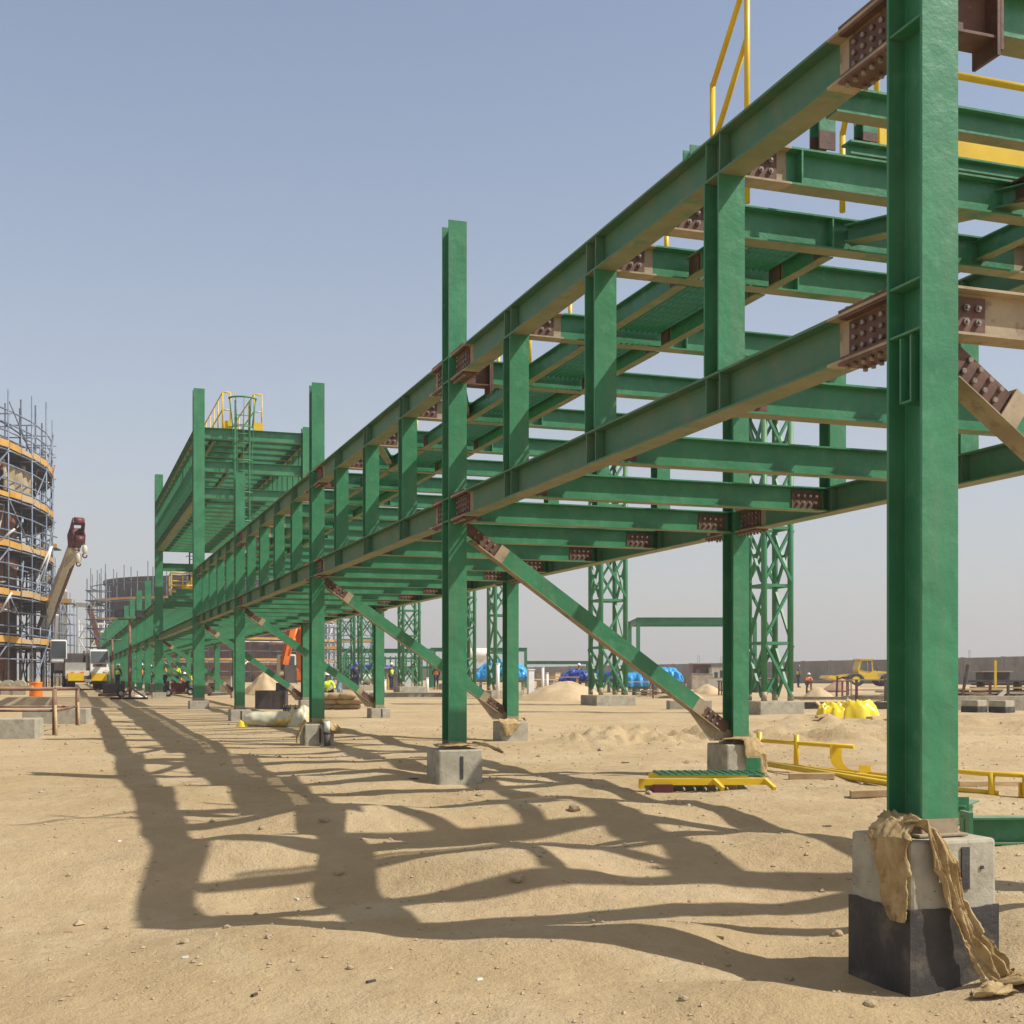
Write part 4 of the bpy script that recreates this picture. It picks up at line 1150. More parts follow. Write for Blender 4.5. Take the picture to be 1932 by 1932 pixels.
# fence like green panels of pipe supports
Yg = 99; X0, X1 = px(648, Yg), px(826, Yg); g = gz((X0 + X1) / 2, Yg)
ro = empty("pipe_support", (X0, Yg, g), "low green pipe support with many short uprights behind the lattice towers", "steel frame")
MB().box(((X1 - X0) / 2, 0, 1.55), (X1 - X0, 0.2, 0.18)).build("crossbeam", 'green_plain', ro)
MB().box(((X1 - X0) / 2, 0, 2.25), (X1 - X0, 0.2, 0.14)).build("crossbeam", 'green_plain', ro)
for k in range(19):
    MB().box(((X1 - X0) * k / 18, -0.11, 1.15), (0.12, 0.1, 2.5)).build("upright", 'green_plain', ro)

# ------------------------------------------------------------------ perimeter wall
a, b = rk(87, 40), rk(87, 420)
wl = MB()
nseg = 60
d_ = (b - a) / nseg
segz = []
for i in range(nseg):
    p0_ = a + d_ * i; p1_ = a + d_ * (i + 1)
    mz = EYE - 0.75
    wl.bar(Vector((p0_.x, p0_.y, mz + 1.2)), Vector((p1_.x, p1_.y, mz + 1.2)) - d_ * 0.012, 0.2, 3.3 + 0.03 * math.sin(i * 2.3), 0)
    wl.bar(Vector((p1_.x, p1_.y, mz + 1.25)) - d_ * 0.04, Vector((p1_.x, p1_.y, mz + 1.25)) + d_ * 0.02, 0.34, 3.32, 0)
wl.build("perimeter_wall", 'wallc', label="long grey brown concrete perimeter wall along the right horizon", cat="wall", kind="thing")
a, b = px(560, 330), px(1010, 300)
wl = MB().bar((a, 330, 1.9), (b, 300, 1.9), 0.25, 3.4)
wl.build("perimeter_wall", 'wallc', label="distant concrete wall across the far end of the site behind the frames", cat="wall", kind="thing")
# ------------------------------------------------------------------ yellow handrails, grating stair and timbers on the ground
def onground(x, y):
    """world point of the ground seen at a picture position (marches along the sight line)"""
    Y = 3.0
    while Y < 400:
        X = px(x, Y)
        if pz(y, Y) <= gz(X, Y): return Vector((X, Y, gz(X, Y)))
        Y *= 1.004
    return Vector((px(x, 400), 400, gz(px(x, 400), 400)))
# standing guard rail section left of the nearest column, continuing to its right
A = Vector((px(1434, 16.2), 16.2, 0)); A.z = gz(A.x, A.y)
def railsec(pts, r, root=None, label=None, name="handrail_section"):
    mb = MB()
    for p in pts: mb.poly(p, r, 8)
    return mb.build(name, 'yellow', root, label=label, cat="handrail" if label else None, group="yellow handrail sections lying on the sand" if label else None)
def P(x, y, Y): return (px(x, Y), Y, pz(y, Y))
hr = railsec([[P(1436, 1397, 16.2), P(1503, 1402, 15.75), P(1612, 1409, 15.1)], [P(1440, 1438, 16.2), P(1560, 1454, 15.1), P(1690, 1472, 14.0)]], 0.026, None, "yellow handrail section standing on the sand left of the nearest column", )
MB().tube(P(1433, 1381, 16.2), P(1431, 1446, 16.2), 0.034, 8).build("post", 'yellow', hr)
MB().tube(P(1503, 1386, 15.75), P(1502, 1446, 15.75), 0.032, 8).build("post", 'yellow', hr)
bp_ = MB()
cv = [(1577, 1405), (1577, 1428), (1580, 1440), (1588, 1449), (1600, 1454)]
o = 0
for (x, y) in cv:
    for dx in (-11, 11):
        bp_.v.append(P(x + dx, y, 15.3 - 0.0)); 
for (x, y) in cv:
    for dx in (-11, 11):
        q_ = P(x + dx, y, 15.3); bp_.v.append((q_[0], q_[1] + 0.012, q_[2]))
for i in range(4):
    a_ = i * 2; b_ = 10 + i * 2
    for f in ((a_, a_ + 1, a_ + 3, a_ + 2), (b_, b_ + 2, b_ + 3, b_ + 1), (a_, a_ + 2, b_ + 2, b_), (a_ + 1, b_ + 1, b_ + 3, a_ + 3)):
        bp_.f.append(f); bp_.m.append(0); bp_.sm.append(False)
bp_.build("bracket_plate", 'yellow', hr)
rl = MB()
rl.poly([P(1446, 1441, 15.9), P(1570, 1461, 14.7), P(1700, 1482, 13.5)], 0.034, 8)
rl.bar(P(1490, 1447, 15.7), P(1700, 1468, 14.2), 0.012, 0.07)
rl.box((px(1632, 14.6), 14.6, pz(1452, 14.6)), (0.13, 0.012, 0.10))
rl.build("bottom_rail", 'yellow', hr)
h3 = railsec([[P(1700, 1446, 13.6), P(1806, 1455, 13.2), P(1850, 1459, 13.0), P(2010, 1466, 12.6)], [P(1700, 1478, 13.6), P(1806, 1490, 13.1), P(1885, 1497, 12.9)]], 0.026, None, "yellow handrail section on the sand just right of the nearest column")
MB().tube(P(1871, 1459, 12.95), P(1871, 1501, 12.9), 0.034, 8).build("post", 'yellow', h3)
MB().tube(P(1935, 1462, 12.75), P(1935, 1500, 12.75), 0.034, 8).build("post", 'yellow', h3)
MB().box((px(1929, 12.8), 12.8, pz(1490, 12.8)), (0.07, 0.03, 0.14)).build("bracket_plate", 'yellow', h3)
def timber(x0, y0, x1, y1, wd, ht, label, mt='timber', group="loose timbers on the sand", dz=0.0):
    a_, b_ = onground(x0, y0), onground(x1, y1)
    c_ = (a_ + b_) / 2
    a_ = a_ - c_; b_ = b_ - c_; a_.z += ht / 2 + dz; b_.z += ht / 2 + dz
    return MB().bar(a_, b_, wd, ht).build("timber", mt, None, c_, 0, bevel=0.006, label=label, cat="timber", group=group)
timber(1488, 1471, 1574, 1471, 0.10, 0.07, "short timber under the standing yellow handrail section")
timber(1604, 1507, 1700, 1502, 0.10, 0.07, "timber offcut just left of the nearest column on the sand", 'timber')
timber(1805, 1484, 1960, 1484, 0.12, 0.06, "flat plank under the yellow handrail right of the nearest column")
# yellow stair unit with green grating
S = onground(1318, 1490); S.z += 0.0
su = empty("stair_unit", S, "upside down yellow stair unit with green grating lying on timbers", "stair unit", R(2))
fr = MB()
Ls = 1.30; x0 = -Ls / 2
fr.box((0, -0.28, 0.128), (Ls, 0.05, 0.010)); fr.box((0, -0.30, 0.10), (Ls, 0.012, 0.060))
fr.box((0.05, 0.30, 0.12), (Ls - 0.25, 0.012, 0.05))
fr.box((x0 + 0.02, -0.30, 0.08), (0.06, 0.014, 0.09))
fr.build("stringer", 'yellow', su)
MB().box((0.1, 0.02, 0.165), (1.08, 0.5, 0.012)).build("tread", 'green_plain', su)
gl_ = MB()
for k in range(14): gl_.box((-0.42 + k * 0.08, 0.02, 0.175), (0.008, 0.5, 0.02))
for k in range(5): gl_.box((0.1, -0.2 + k * 0.11, 0.172), (1.08, 0.006, 0.014))
gl_.build("grating", 'green', su)
MB().box((0.58, 0.05, 0.24), (0.15, 0.02, 0.16)).build("kick_plate", 'green', su)
lg = MB()
for k in range(5): lg.bar((-0.22 + k * 0.11, -0.2, 0.09), (-0.2 + k * 0.11, -0.33, 0.02), 0.012, 0.02)
lg.build("cleat", 'grey', su)
for (xx) in (0.10, 0.62): MB().bar((xx, -0.30, 0.12), (xx + 0.07, -0.42, 0.04), 0.04, 0.04).build("support_leg", 'yellow', su)
MB().box((-0.42, -0.2, -0.0), (0.2, 0.3, 0.10)).build("timber", 'maroon', None, (S.x, S.y, S.z + 0.03), R(2), bevel=0.006, label="dark red painted block under the yellow stair unit", cat="timber", group="loose timbers on the sand")
MB().box((0.22, 0.0, 0.0), (0.34, 0.12, 0.08)).build("timber", 'timber', None, (S.x, S.y, S.z + 0.03), R(-14), bevel=0.006, label="timber packer under the middle of the yellow stair unit", cat="timber", group="loose timbers on the sand")
# green beam lying at the right edge
a_ = onground(1818, 1596); b_ = Vector((a_.x + 2.6, a_.y + 0.15, 0)); b_.z = gz(b_.x, b_.y)
gb = MB(); d_ = b_ - a_
gb.ibeam((0, 0, 0.11), (d_.x, d_.y, d_.z + 0.11), 0.20, 0.16, 0.014, 0.01, ((1, 0, 1),))
gb.box((0.02, 0.0, 0.13), (0.03, 0.2, 0.24), 0)
gb.build("steel_beam", ['green', 'soffit'], None, a_, label="loose green steel beam lying on the sand at the right edge", cat="steel beam")
g2 = onground(1806, 1558)
MB().ibeam((0, 0, 0.08), (0.3, 0.5, 0.08), 0.16, 0.12, 0.012, 0.01, ((1, 0, 1),)).box((0.02, 0.02, 0.17), (0.16, 0.02, 0.12), 0).build("steel_beam", ['green', 'soffit'], None, g2, label="short green steel offcut with an upright plate behind the nearest plinth", cat="steel beam")

# formwork pit behind the yellow film
for i, (x0, y0, x1, y1, wd, ht, lb, mt, dz) in enumerate([
    (1500, 1338, 1690, 1338, 0.3, 0.22, "dark weathered formwork board behind the yellow plastic film", 'dark_wood', 0.0),
    (1492, 1332, 1600, 1333, 0.12, 0.10, "grey timber along the pit edge left of the yellow film", 'timber_grey', 0.22),
    (1590, 1330, 1690, 1331, 0.12, 0.10, "grey timber along the pit edge behind the nearest column", 'timber_grey', 0.22),
    (1540, 1356, 1560, 1351, 0.10, 0.05, "short plank lying left of the yellow film", 'timber', 0.0),
    (1640, 1357, 1700, 1352, 0.14, 0.05, "plank at the right foot of the yellow film", 'timber', 0.0)]):
    timber(x0, y0, x1, y1, wd, ht, lb, mt, "formwork timbers", dz)
def leaning(x0, y0, x1, y1, Y, label, mt='timber', wd=0.12, th=0.04):
    a_ = Vector(P(x0, y0, Y)); b_ = Vector(P(x1, y1, Y + 0.35)); c_ = Vector((a_.x, a_.y, a_.z))
    MB().bar(a_ - c_, b_ - c_, wd, th).build("timber", mt, None, c_, label=label, cat="timber", group="formwork timbers")
leaning(1565, 1348, 1540, 1324, 33.4, "plank leaning against the pit edge left of the yellow film")
leaning(1612, 1338, 1600, 1320, 34.0, "plank leaning against the pit edge behind the yellow film")
leaning(1738, 1345, 1708, 1322, 34.0, "plank leaning against the pit edge right of the yellow film")
leaning(1742 - 40, 1349, 1738 - 40, 1349, 34, "stub of timber beside the yellow film")
for i, (x, Y, L_, rz_, tilt, dz_, mt, lb) in enumerate(((1822, 44, 1.5, 0.5, 0.12, 0.2, 'timber', "pale plank lying askew at the left of the scrap timber"), (1858, 45, 1.8, -0.3, -0.1, 0.35, 'timber', "pale plank lying across the front of the scrap timber"),
        (1893, 46, 1.3, 0.9, 0.25, 0.4, 'timber_grey', "grey plank jutting up from the scrap timber near the right edge"), (1915, 44, 1.6, 0.2, 0.05, 0.15, 'timber', "pale plank on the ground at the right edge of the scrap timber"),
        (1650, 43, 1.5, 0.4, 0.08, 0.1, 'timber', "pale plank lying askew in front of the reddish heap"), (1690, 46, 1.4, -0.5, 0.15, 0.2, 'timber_grey', "grey plank tilted beside the nearest column in the clutter"))):
    X = px(x, Y); g = gz(X, Y)
    c_ = Vector((math.cos(rz_) * math.cos(tilt), math.sin(rz_) * math.cos(tilt), math.sin(tilt))) * L_ / 2
    MB().bar(-c_, c_, 0.16, 0.045).build("timber", mt, None, (X, Y, g + dz_), label=lb, cat="timber", group="scrap timber planks")
# rows of concrete blocks on the right and left
def cblock(x, Y, wd, dp, ht, label, bit=False, rz=RZ, lift=0.0, group="low concrete foundation blocks"):
    X = px(x, Y); g = gz(X, Y)
    o = MB().box((0, 0, ht / 2 - 0.15), (wd, dp, ht + 0.3)).build("concrete_block", 'concrete', None, (X, Y, g + lift), rz, bevel=0.015, label=label, cat="concrete block", group=group)
    if bit: MB().box((0, 0, ht * 0.25 - 0.05), (wd + 0.012, dp + 0.012, ht * 0.5 + 0.1)).build("bitumen_coat", 'bitumen', o)
    return o
cblock(1838, 36.3, 0.5, 0.5, 0.34, "grey concrete block with a black base, left of its pair at the right edge", True, R(40))
cblock(1890, 36.3, 0.5, 0.5, 0.34, "grey concrete block with a black base, right of its pair at the right edge", True, R(40))
cblock(1300, 39.5, 1.3, 0.6, 0.26, "long low concrete block behind the foot of the longest brace", False, 0.05)
cblock(20, 23.2, 1.0, 0.7, 0.36, "big concrete block inside the rusty pipe barrier at the left edge", False, R(8))
cblock(108, 29.5, 1.4, 0.6, 0.34, "concrete block inside the rusty pipe barrier, the farther one", False, R(8))
X0, X1 = px(1800, 38), px(2060, 38); g = gz(X0, 38)
MB().box(((X1 - X0) / 2, 0.9, 0.16), (X1 - X0, 0.3, 0.5)).build("ground_beam", 'concrete', None, (X0, 38, g), label="long concrete ground beam behind the pair of black based blocks", cat="concrete beam", bevel=0.01)

# scrap timber and site clutter, right of the nearest column
rnd = random.Random(4)
def stack(x, Y, n, lx, label, mt='timber_grey', rz=0.1, posts=True):
    X = px(x, Y); g = gz(X, Y)
    root = empty("timber_stack", (X, Y, g), label, "timber stack", rz, "stacks of scrap timber")
    for k in range(n):
        MB().box((rnd.uniform(-.15, .15), rnd.uniform(-.1, .1), 0.12 + k * 0.13), (lx * rnd.uniform(.75, 1.05), 0.9, 0.07)).build("board_layer", mt if k % 3 else 'timber', root, rz=rnd.uniform(-.06, .06))
        MB().box((-lx * .3, 0, 0.055 + k * 0.13), (0.1, 0.9, 0.058)).build("batten", 'dark_wood', root)
        MB().box((lx * .3, 0, 0.055 + k * 0.13), (0.1, 0.9, 0.058)).build("batten", 'dark_wood', root)
    return root
stack(1845, 48, 4, 2.0, "lowest scrap timber stack right of the nearest column")
stack(1885, 52, 6, 2.4, "tallest scrap timber stack below the dark box", 'dark_wood', -0.1)
stack(1930, 47, 3, 1.5, "scrap timber stack cut by the right edge of the picture")
X, Y = px(1873, 53.5), 53.5; g = gz(X, Y)
MB().box((0, 0, 0.62), (1.1, 0.8, 0.32)).box((0, 0, 0.81), (1.3, 1.0, 0.04), 1).build("crate", ['steel_dark', 'timber'], None, (X, Y, g + 0.35), 0.05, label="dark box with a pale lid on top of the scrap timber", cat="crate")
for i, (x, Y, hgt, lean, mt, lb) in enumerate([(1812, 44, 1.4, 0.25, 'dark_wood', "dark leaning stake at the left of the scrap timber"), (1868, 46, 0.8, 0, 'maroon', "dark red stake in the scrap timber"),
        (1902, 45, 0.9, 0, 'dark_wood', "dark stake in front of the scrap timber stacks"), (1878, 50, 1.6, 0.0, 'yellow', "yellow post beside the dark box"),
        (1578, 60, 1.0, 0.05, 'dark_wood', "thin dark stake left of the yellow loader"), (1616, 45, 0.9, 0, 'dark_wood', "thin dark stake in front of the reddish heap, left one"), (1671, 44, 0.9, 0, 'dark_wood', "thin dark stake in front of the reddish heap, right one")]):
    X = px(x, Y); g = gz(X, Y)
    MB().bar((0, 0, -0.1), (lean, 0, hgt), 0.08, 0.08).build("stake", mt, None, (X, Y, g), label=lb, cat="stake", group="stakes among the site clutter")
for i, (x, Y, n, lx, lb) in enumerate([(1655, 50, 2, 1.9, "low plank stack in front of the yellow loader"), (1240, 62, 2, 2.2, "plank stack below the bright blue sagging tarpaulin"), (1285, 60, 1, 1.4, "single plank layer right of the bright blue tarpaulins"),
        (1080, 72, 2, 1.8, "plank stack below the dark blue tarpaulins"), (1050, 90, 5, 2.4, "pale plank stack left of the dark blue tarpaulins"), (850, 84, 3, 2.2, "plank stack beside the worker in the orange vest"),
        (730, 66, 1, 2.0, "flat planks in front of the lone lattice tower"), (1700, 52, 3, 1.6, "plank stack partly behind the nearest column")]):
    stack(x, Y, n, lx, lb, 'timber_grey', 0.1 * math.sin(i * 2.0))
# slab edges on the far side of the yard
for (x, Y, wd, lb) in ((770, 62, 3.6, "long pale concrete slab edge in front of the lattice towers"), (930, 66, 2.4, "pale concrete slab edge below the bright blue tarpaulin"), (1040, 68, 1.4, "short pale concrete slab edge left of the sand heap")):
    cblock(x, Y, wd, 1.2, 0.2, lb, False, 0.02, group="concrete slab edges")
# white standing pipes
for i, (x, Y, hgt, lb) in enumerate([(939, 55, 1.5, "tall white pipe standing left of the second far column"), (1024, 66, 1.4, "white pipe standing beside the bright blue bundle"), (1032, 64, 1.1, "shorter white pipe standing beside the bright blue bundle"),
        (806, 68, 0.9, "short white pipe left of the second near column"), (1120, 70, 1.0, "white pipe standing below the dark blue tarpaulins"), (1243, 61, 1.0, "white pipe standing below the sagging tarpaulin"), (726, 64, 0.8, "short white pipe beside the third far column")]):
    X = px(x, Y); g = gz(X, Y)
    MB().tube((0, 0, -0.1), (0, 0, hgt), 0.08, 10).tube((0, 0, hgt), (0, 0, hgt + 0.03), 0.10, 10).build("pipe", 'white', None, (X, Y, g), label=lb, cat="pipe", group="white pipes standing in the yard")
# white drum and vertical vessels behind
def vessel(x, Y, r, z0, z1, mt, label, horiz=False):
    X = px(x, Y); g = gz(X, Y)
    mb = MB()
    if horiz:
        L = z1
        o_ = [(-L / 2 - 0.3, 0.2), (-L / 2 - 0.2, r * 0.7), (-L / 2, r), (L / 2, r), (L / 2 + 0.2, r * 0.7), (L / 2 + 0.3, 0.2)]
        mb.poly([(q[0], 0, z0) for q in o_], [q[1] for q in o_], 16)
        for sx in (-L / 3, L / 3): mb.box((sx, 0, z0 / 2), (0.3, r * 1.4, z0))
    else:
        mb.lathe([(r, 0), (r, z1 - 0.3), (r * 0.7, z1 - 0.08), (0.1, z1)], (0, 0, z0), 18)
        mb.tube((r * .4, 0, z1 - .1), (r * .4, 0, z1 + 0.7), 0.12, 8)
    return mb.build("vessel", mt, None, (X, Y, g), label=label, cat="vessel")
vessel(884, 92, 0.45, 2.5, 2.6, 'white', "white horizontal drum high behind the second near column", True)
vessel(853, 96, 0.75, 0.0, 3.3, 'grey', "grey upright vessel behind the worker in the orange vest")
X, Y = px(1001, 68), 68; g = gz(X, Y)
MB().box((0, 0, 0.65), (0.32, 0.32, 1.3)).box((0, 0, 1.32), (0.4, 0.4, 0.06)).build("cabinet", 'white', None, (X, Y, g), 0.3, bevel=0.02, label="narrow white cabinet at the right end of the bright blue bundle", cat="cabinet")
# site cabins along the wall
for (x0, x1, Y, hh, mt, lb) in ((1304, 1338, 120, 2.0, 'maroon', "small rust red container in front of the wall"), (1340, 1366, 118, 1.6, 'white', "small white cabin in front of the wall"), (1380, 1412, 110, 1.9, 'grey', "grey cabin behind the nearest lattice tower")):
    X0, X1 = px(x0, Y), px(x1, Y); g = gz(X0, Y); wd = X1 - X0
    ob = MB().box((0, 0, hh / 2), (wd, 2.2, hh)).build("site_cabin", mt, None, ((X0 + X1) / 2, Y, g), label=lb, cat="cabin")
    MB().box((0, 0, hh + 0.05), (wd + 0.2, 2.5, 0.1)).build("roof", 'timber_grey', ob)
    MB().box((wd * 0.2, -1.12, hh * 0.45), (wd * 0.28, 0.05, hh * 0.85)).build("door", 'dark_wood', ob)
    MB().box((-wd * 0.22, -1.12, hh * 0.6), (wd * 0.25, 0.05, hh * 0.35)).build("window", 'glass', ob)
# antennas far beyond the wall
for (x, ytop, lb) in ((1829, 1226, "faint lattice mast beyond the wall at far right"), (1940, 1236, "second faint mast beyond the wall"), (1318, 1236, "faint mast beyond the wall over the blue tarpaulins"), (1361, 1238, "faint mast beyond the wall left of the nearest tower")):
    Y = 700; X = px(x, Y); z = pz(ytop, Y)
    mb = MB()
    for (a_, b_) in ((-1.2, 0), (1.2, 0)): mb.bar((a_, 0, 0), (a_ * 0.3, 0, z), 0.3, 0.3)
    for k in range(6): mb.bar((-1.2 + 0.14 * k, 0, z * k / 6), (1.1 - 0.14 * k, 0, z * (k + 1) / 6), 0.2, 0.2)
    mb.build("antenna_mast", 'grey', None, (X, Y, 0), label=lb, cat="mast", group="masts beyond the wall")

# ------------------------------------------------------------------ people
def skinmesh(name, verts, edges, radii, mt, parent=None, sub=1, root=0):
    me = bpy.data.meshes.new(name)
    bm = bmesh.new(); lay = bm.verts.layers.skin.verify()
    vs = [bm.verts.new(v) for v in verts]
    for v, r_ in zip(vs, radii): v[lay].radius = (r_, r_)
    vs[root][lay].use_root = True
    for (a_, b_) in edges: bm.edges.new((vs[a_], vs[b_]))
    bm.to_mesh(me); bm.free(); me.materials.append(M[mt])
    o = bpy.data.objects.new(name, me); COL.objects.link(o)
    if parent: o.parent = parent
    o.modifiers.new("skin", 'SKIN').use_smooth_shade = True
    s_ = o.modifiers.new("sub", 'SUBSURF'); s_.levels = sub; s_.render_levels = sub
    return o
def person(x, Y, rz, label, vest='hivis', trousers='navy', shirt='navy', helmet='helmet_blue', pose='stand', lift=0.0):
    X = px(x, Y); g = gz(X, Y) + lift
    root = empty("person", (X, Y, g), label, "person", rz, "workers in high visibility vests")
    if pose == 'stand':   hip, chest, neck, head = (0, 0, 0.93), (0, -0.02, 1.28), (0, -0.02, 1.48), (0, -0.03, 1.62); kn = [(-.10, -0.03, .5), (.10, -0.02, .5)]; ft = [(-.11, 0, .07), (.12, 0, .07)]; el = [(-.25, -.02, 1.16), (.25, -.06, 1.16)]; ha = [(-.24, -.14, .93), (.20, -.26, 1.05)]
    elif pose == 'bend':  hip, chest, neck, head = (0, 0.1, 0.88), (0, -0.2, 1.10), (0, -0.36, 1.20), (0, -0.47, 1.25); kn = [(-.11, -0.02, .48), (.11, -0.05, .48)]; ft = [(-.12, .05, .07), (.13, 0, .07)]; el = [(-.24, -.33, .86), (.24, -.35, .88)]; ha = [(-.18, -.42, .62), (.16, -.46, .62)]
    else:                 hip, chest, neck, head = (0, 0.08, 0.36), (0, -0.06, 0.70), (0, -0.12, 0.89), (0, -0.16, 1.02); kn = [(-.15, -0.34, .50), (.15, -0.34, .50)]; ft = [(-.14, -.16, .07), (.14, -.16, .07)]; el = [(-.27, -.2, .62), (.27, -.22, .62)]; ha = [(-.14, -.42, .56), (.14, -.42, .55)]
    sh = [(neck[0] + s_ * 0.19, neck[1] + 0.01, neck[2] - 0.07) for s_ in (-1, 1)]
    hp = [(hip[0] + s_ * 0.10, hip[1], hip[2] - 0.04) for s_ in (-1, 1)]
    mid = tuple((hip[i] + chest[i]) / 2 for i in range(3))
    toe = [(f[0], f[1] - 0.14, 0.045) for f in ft]
    fing = [tuple(ha[i][k] + (ha[i][k] - el[i][k]) * 0.3 for k in range(3)) for i in (0, 1)]
    crown = (head[0], head[1], head[2] + 0.07)
    V_ = [hip, mid, chest, neck, head, crown] + sh + el + ha + fing + hp + kn + ft + toe
    E_ = [(0, 1), (1, 2), (2, 3), (3, 4), (4, 5), (2, 6), (2, 7), (6, 8), (7, 9), (8, 10), (9, 11), (10, 12), (11, 13), (0, 14), (0, 15), (14, 16), (15, 17), (16, 18), (17, 19), (18, 20), (19, 21)]
    R_ = [.12, .115, .13, .05, .085, .07, .06, .06, .042, .042, .032, .032, .03, .03, .085, .085, .058, .058, .042, .042, .035, .035]
    skinmesh("body", V_, E_, R_, 'skin', root)
    # trousers, shirt and vest over the body, helmet on the head
    tv = [hip] + hp + kn + [tuple(ft[i][k] + (0, 0, 0.03)[k] for k in range(3)) for i in (0, 1)]
    skinmesh("trousers", tv, [(0, 1), (0, 2), (1, 3), (2, 4), (3, 5), (4, 6)], [.135, .105, .105, .078, .078, .066, .066], trousers, root)
    sv = [mid, chest, tuple(chest[i] * 0.3 + neck[i] * 0.7 for i in range(3))] + sh + el + [tuple(el[i][k] * 0.2 + ha[i][k] * 0.8 for k in range(3)) for i in (0, 1)]
    skinmesh("shirt", sv, [(0, 1), (1, 2), (1, 3), (1, 4), (3, 5), (4, 6), (5, 7), (6, 8)], [.13, .145, .07, .075, .075, .057, .057, .045, .045], shirt, root)
    vv = [tuple(hip[i] * 0.8 + mid[i] * 0.2 for i in range(3)), mid, chest, tuple(chest[i] * 0.5 + neck[i] * 0.5 for i in range(3))] + [tuple(sh[i][k] * 0.8 + chest[k] * 0.2 for k in range(3)) for i in (0, 1)]
    skinmesh("vest", vv, [(0, 1), (1, 2), (2, 3), (2, 4), (2, 5)], [.15, .148, .165, .10, .085, .085], vest, root)
    boots = MB()
    for i in (0, 1):
        boots.sphere((ft[i][0], ft[i][1] - 0.07, 0.05), 0.055, 8, 5, 0, (1, 2.4, 1))
    boots.build("boots", 'black', root)
    hb = MB()
    hb.lathe([(0.135, 0), (0.118, 0.012), (0.112, 0.06), (0.085, 0.11), (0.03, 0.135)], (head[0], head[1], head[2] + 0.03), 14)
    hb.box((head[0], head[1] - 0.14, head[2] + 0.038), (0.14, 0.09, 0.014))
    hb.build("helmet", helmet, root)
    fc = MB()
    for s_ in (-1, 1): fc.sphere((head[0] + s_ * 0.032, head[1] - 0.082, head[2] + 0.0), 0.011, 6, 4)
    fc.build("eyes", 'black', root)
    MB().prism([(head[0] - 0.014, head[1] - 0.078, head[2] - 0.045), (head[0] + 0.014, head[1] - 0.078, head[2] - 0.045), (head[0], head[1] - 0.08, head[2] + 0.0)], (0, -0.025, 0)).build("nose", 'skin', root)
    return root
person(1506, 101, R(90), "worker standing by the nearest lattice tower in a yellow vest and blue helmet")
person(1524, 104, R(20), "worker crouching in an orange vest right of the standing yellow vest worker", 'hiorange', 'navy', 'hiorange', 'helmet_white', 'crouch')
person(823, 92, R(200), "worker in an orange vest standing by the grey vessel", 'hiorange', 'navy', 'navy', 'helmet_blue')
person(614, 47, R(30), "worker crouching in a yellow vest behind the sandbags", 'hivis', 'navy', 'hivis', 'helmet_white', 'crouch')
person(639, 58, R(-70), "worker bending in an orange vest with pale blue sleeves behind the sandbags", 'hiorange', 'bluecloth', 'bluecloth', 'helmet_blue', 'bend')
person(672, 78, R(10), "worker in dark clothes and a blue helmet beside the third far column", 'navy', 'navy', 'navy', 'helmet_blue')
person(222, 88, R(160), "worker in a yellow vest and white helmet nearest the truck crane", 'hivis', 'navy', 'navy', 'helmet_white')
person(266, 86, R(90), "worker in an orange vest left of the tall module's left column", 'hiorange', 'navy', 'navy', 'helmet_white')
person(311, 82, R(120), "worker in a yellow vest just right of the tall module's left column", 'hivis', 'navy', 'hiorange', 'helmet_white')
person(333, 84, R(180), "worker with his back turned in a yellow vest between the tall module's columns", 'hivis', 'navy', 'hivis', 'helmet_white')
person(358, 78, R(60), "worker in a yellow vest and blue trousers left of the tall module's right column", 'hivis', 'bluecloth', 'hivis', 'helmet_white', 'bend')
person(283, 92, R(150), "worker in a yellow vest just left of the tall module's left column", 'hivis', 'navy', 'navy', 'helmet_white')
person(346, 90, R(40), "worker crouching in an orange vest between the tall module's columns", 'hiorange', 'navy', 'hiorange', 'helmet_white', 'crouch')
person(408, 88, R(200), "worker in a yellow vest right of the tall module's right column", 'hivis', 'navy', 'navy', 'helmet_blue')
person(738, 84, R(60), "worker in a yellow vest beside the lone lattice tower", 'hivis', 'navy', 'navy', 'helmet_white')
person(1092, 84, R(10), "worker in an orange vest in front of the dark blue tarpaulins", 'hiorange', 'navy', 'navy', 'helmet_white')
def bench(x, Y, L_, hgt, mt, lb):
    X = px(x, Y); g = gz(X, Y)
    ro = empty("work_bench", (X, Y, g), lb, "bench", 0.15 * math.sin(x), "work benches in the yard")
    MB().box((0, 0, hgt), (L_, 0.7, 0.06)).build("top", mt, ro)
    for sx in (-L_ / 2 + 0.1, L_ / 2 - 0.1):
        for sy in (-0.28, 0.28): MB().bar((sx, sy, 0), (sx, sy, hgt), 0.07, 0.07).build("leg", mt, ro)
        MB().bar((sx, -0.28, hgt * 0.35), (sx, 0.28, hgt * 0.35), 0.05, 0.05).build("rail", mt, ro)
    MB().bar((-L_ / 2 + 0.1, 0.0, hgt * 0.35), (L_ / 2 - 0.1, 0.0, hgt * 0.35), 0.05, 0.05).build("rail", mt, ro)
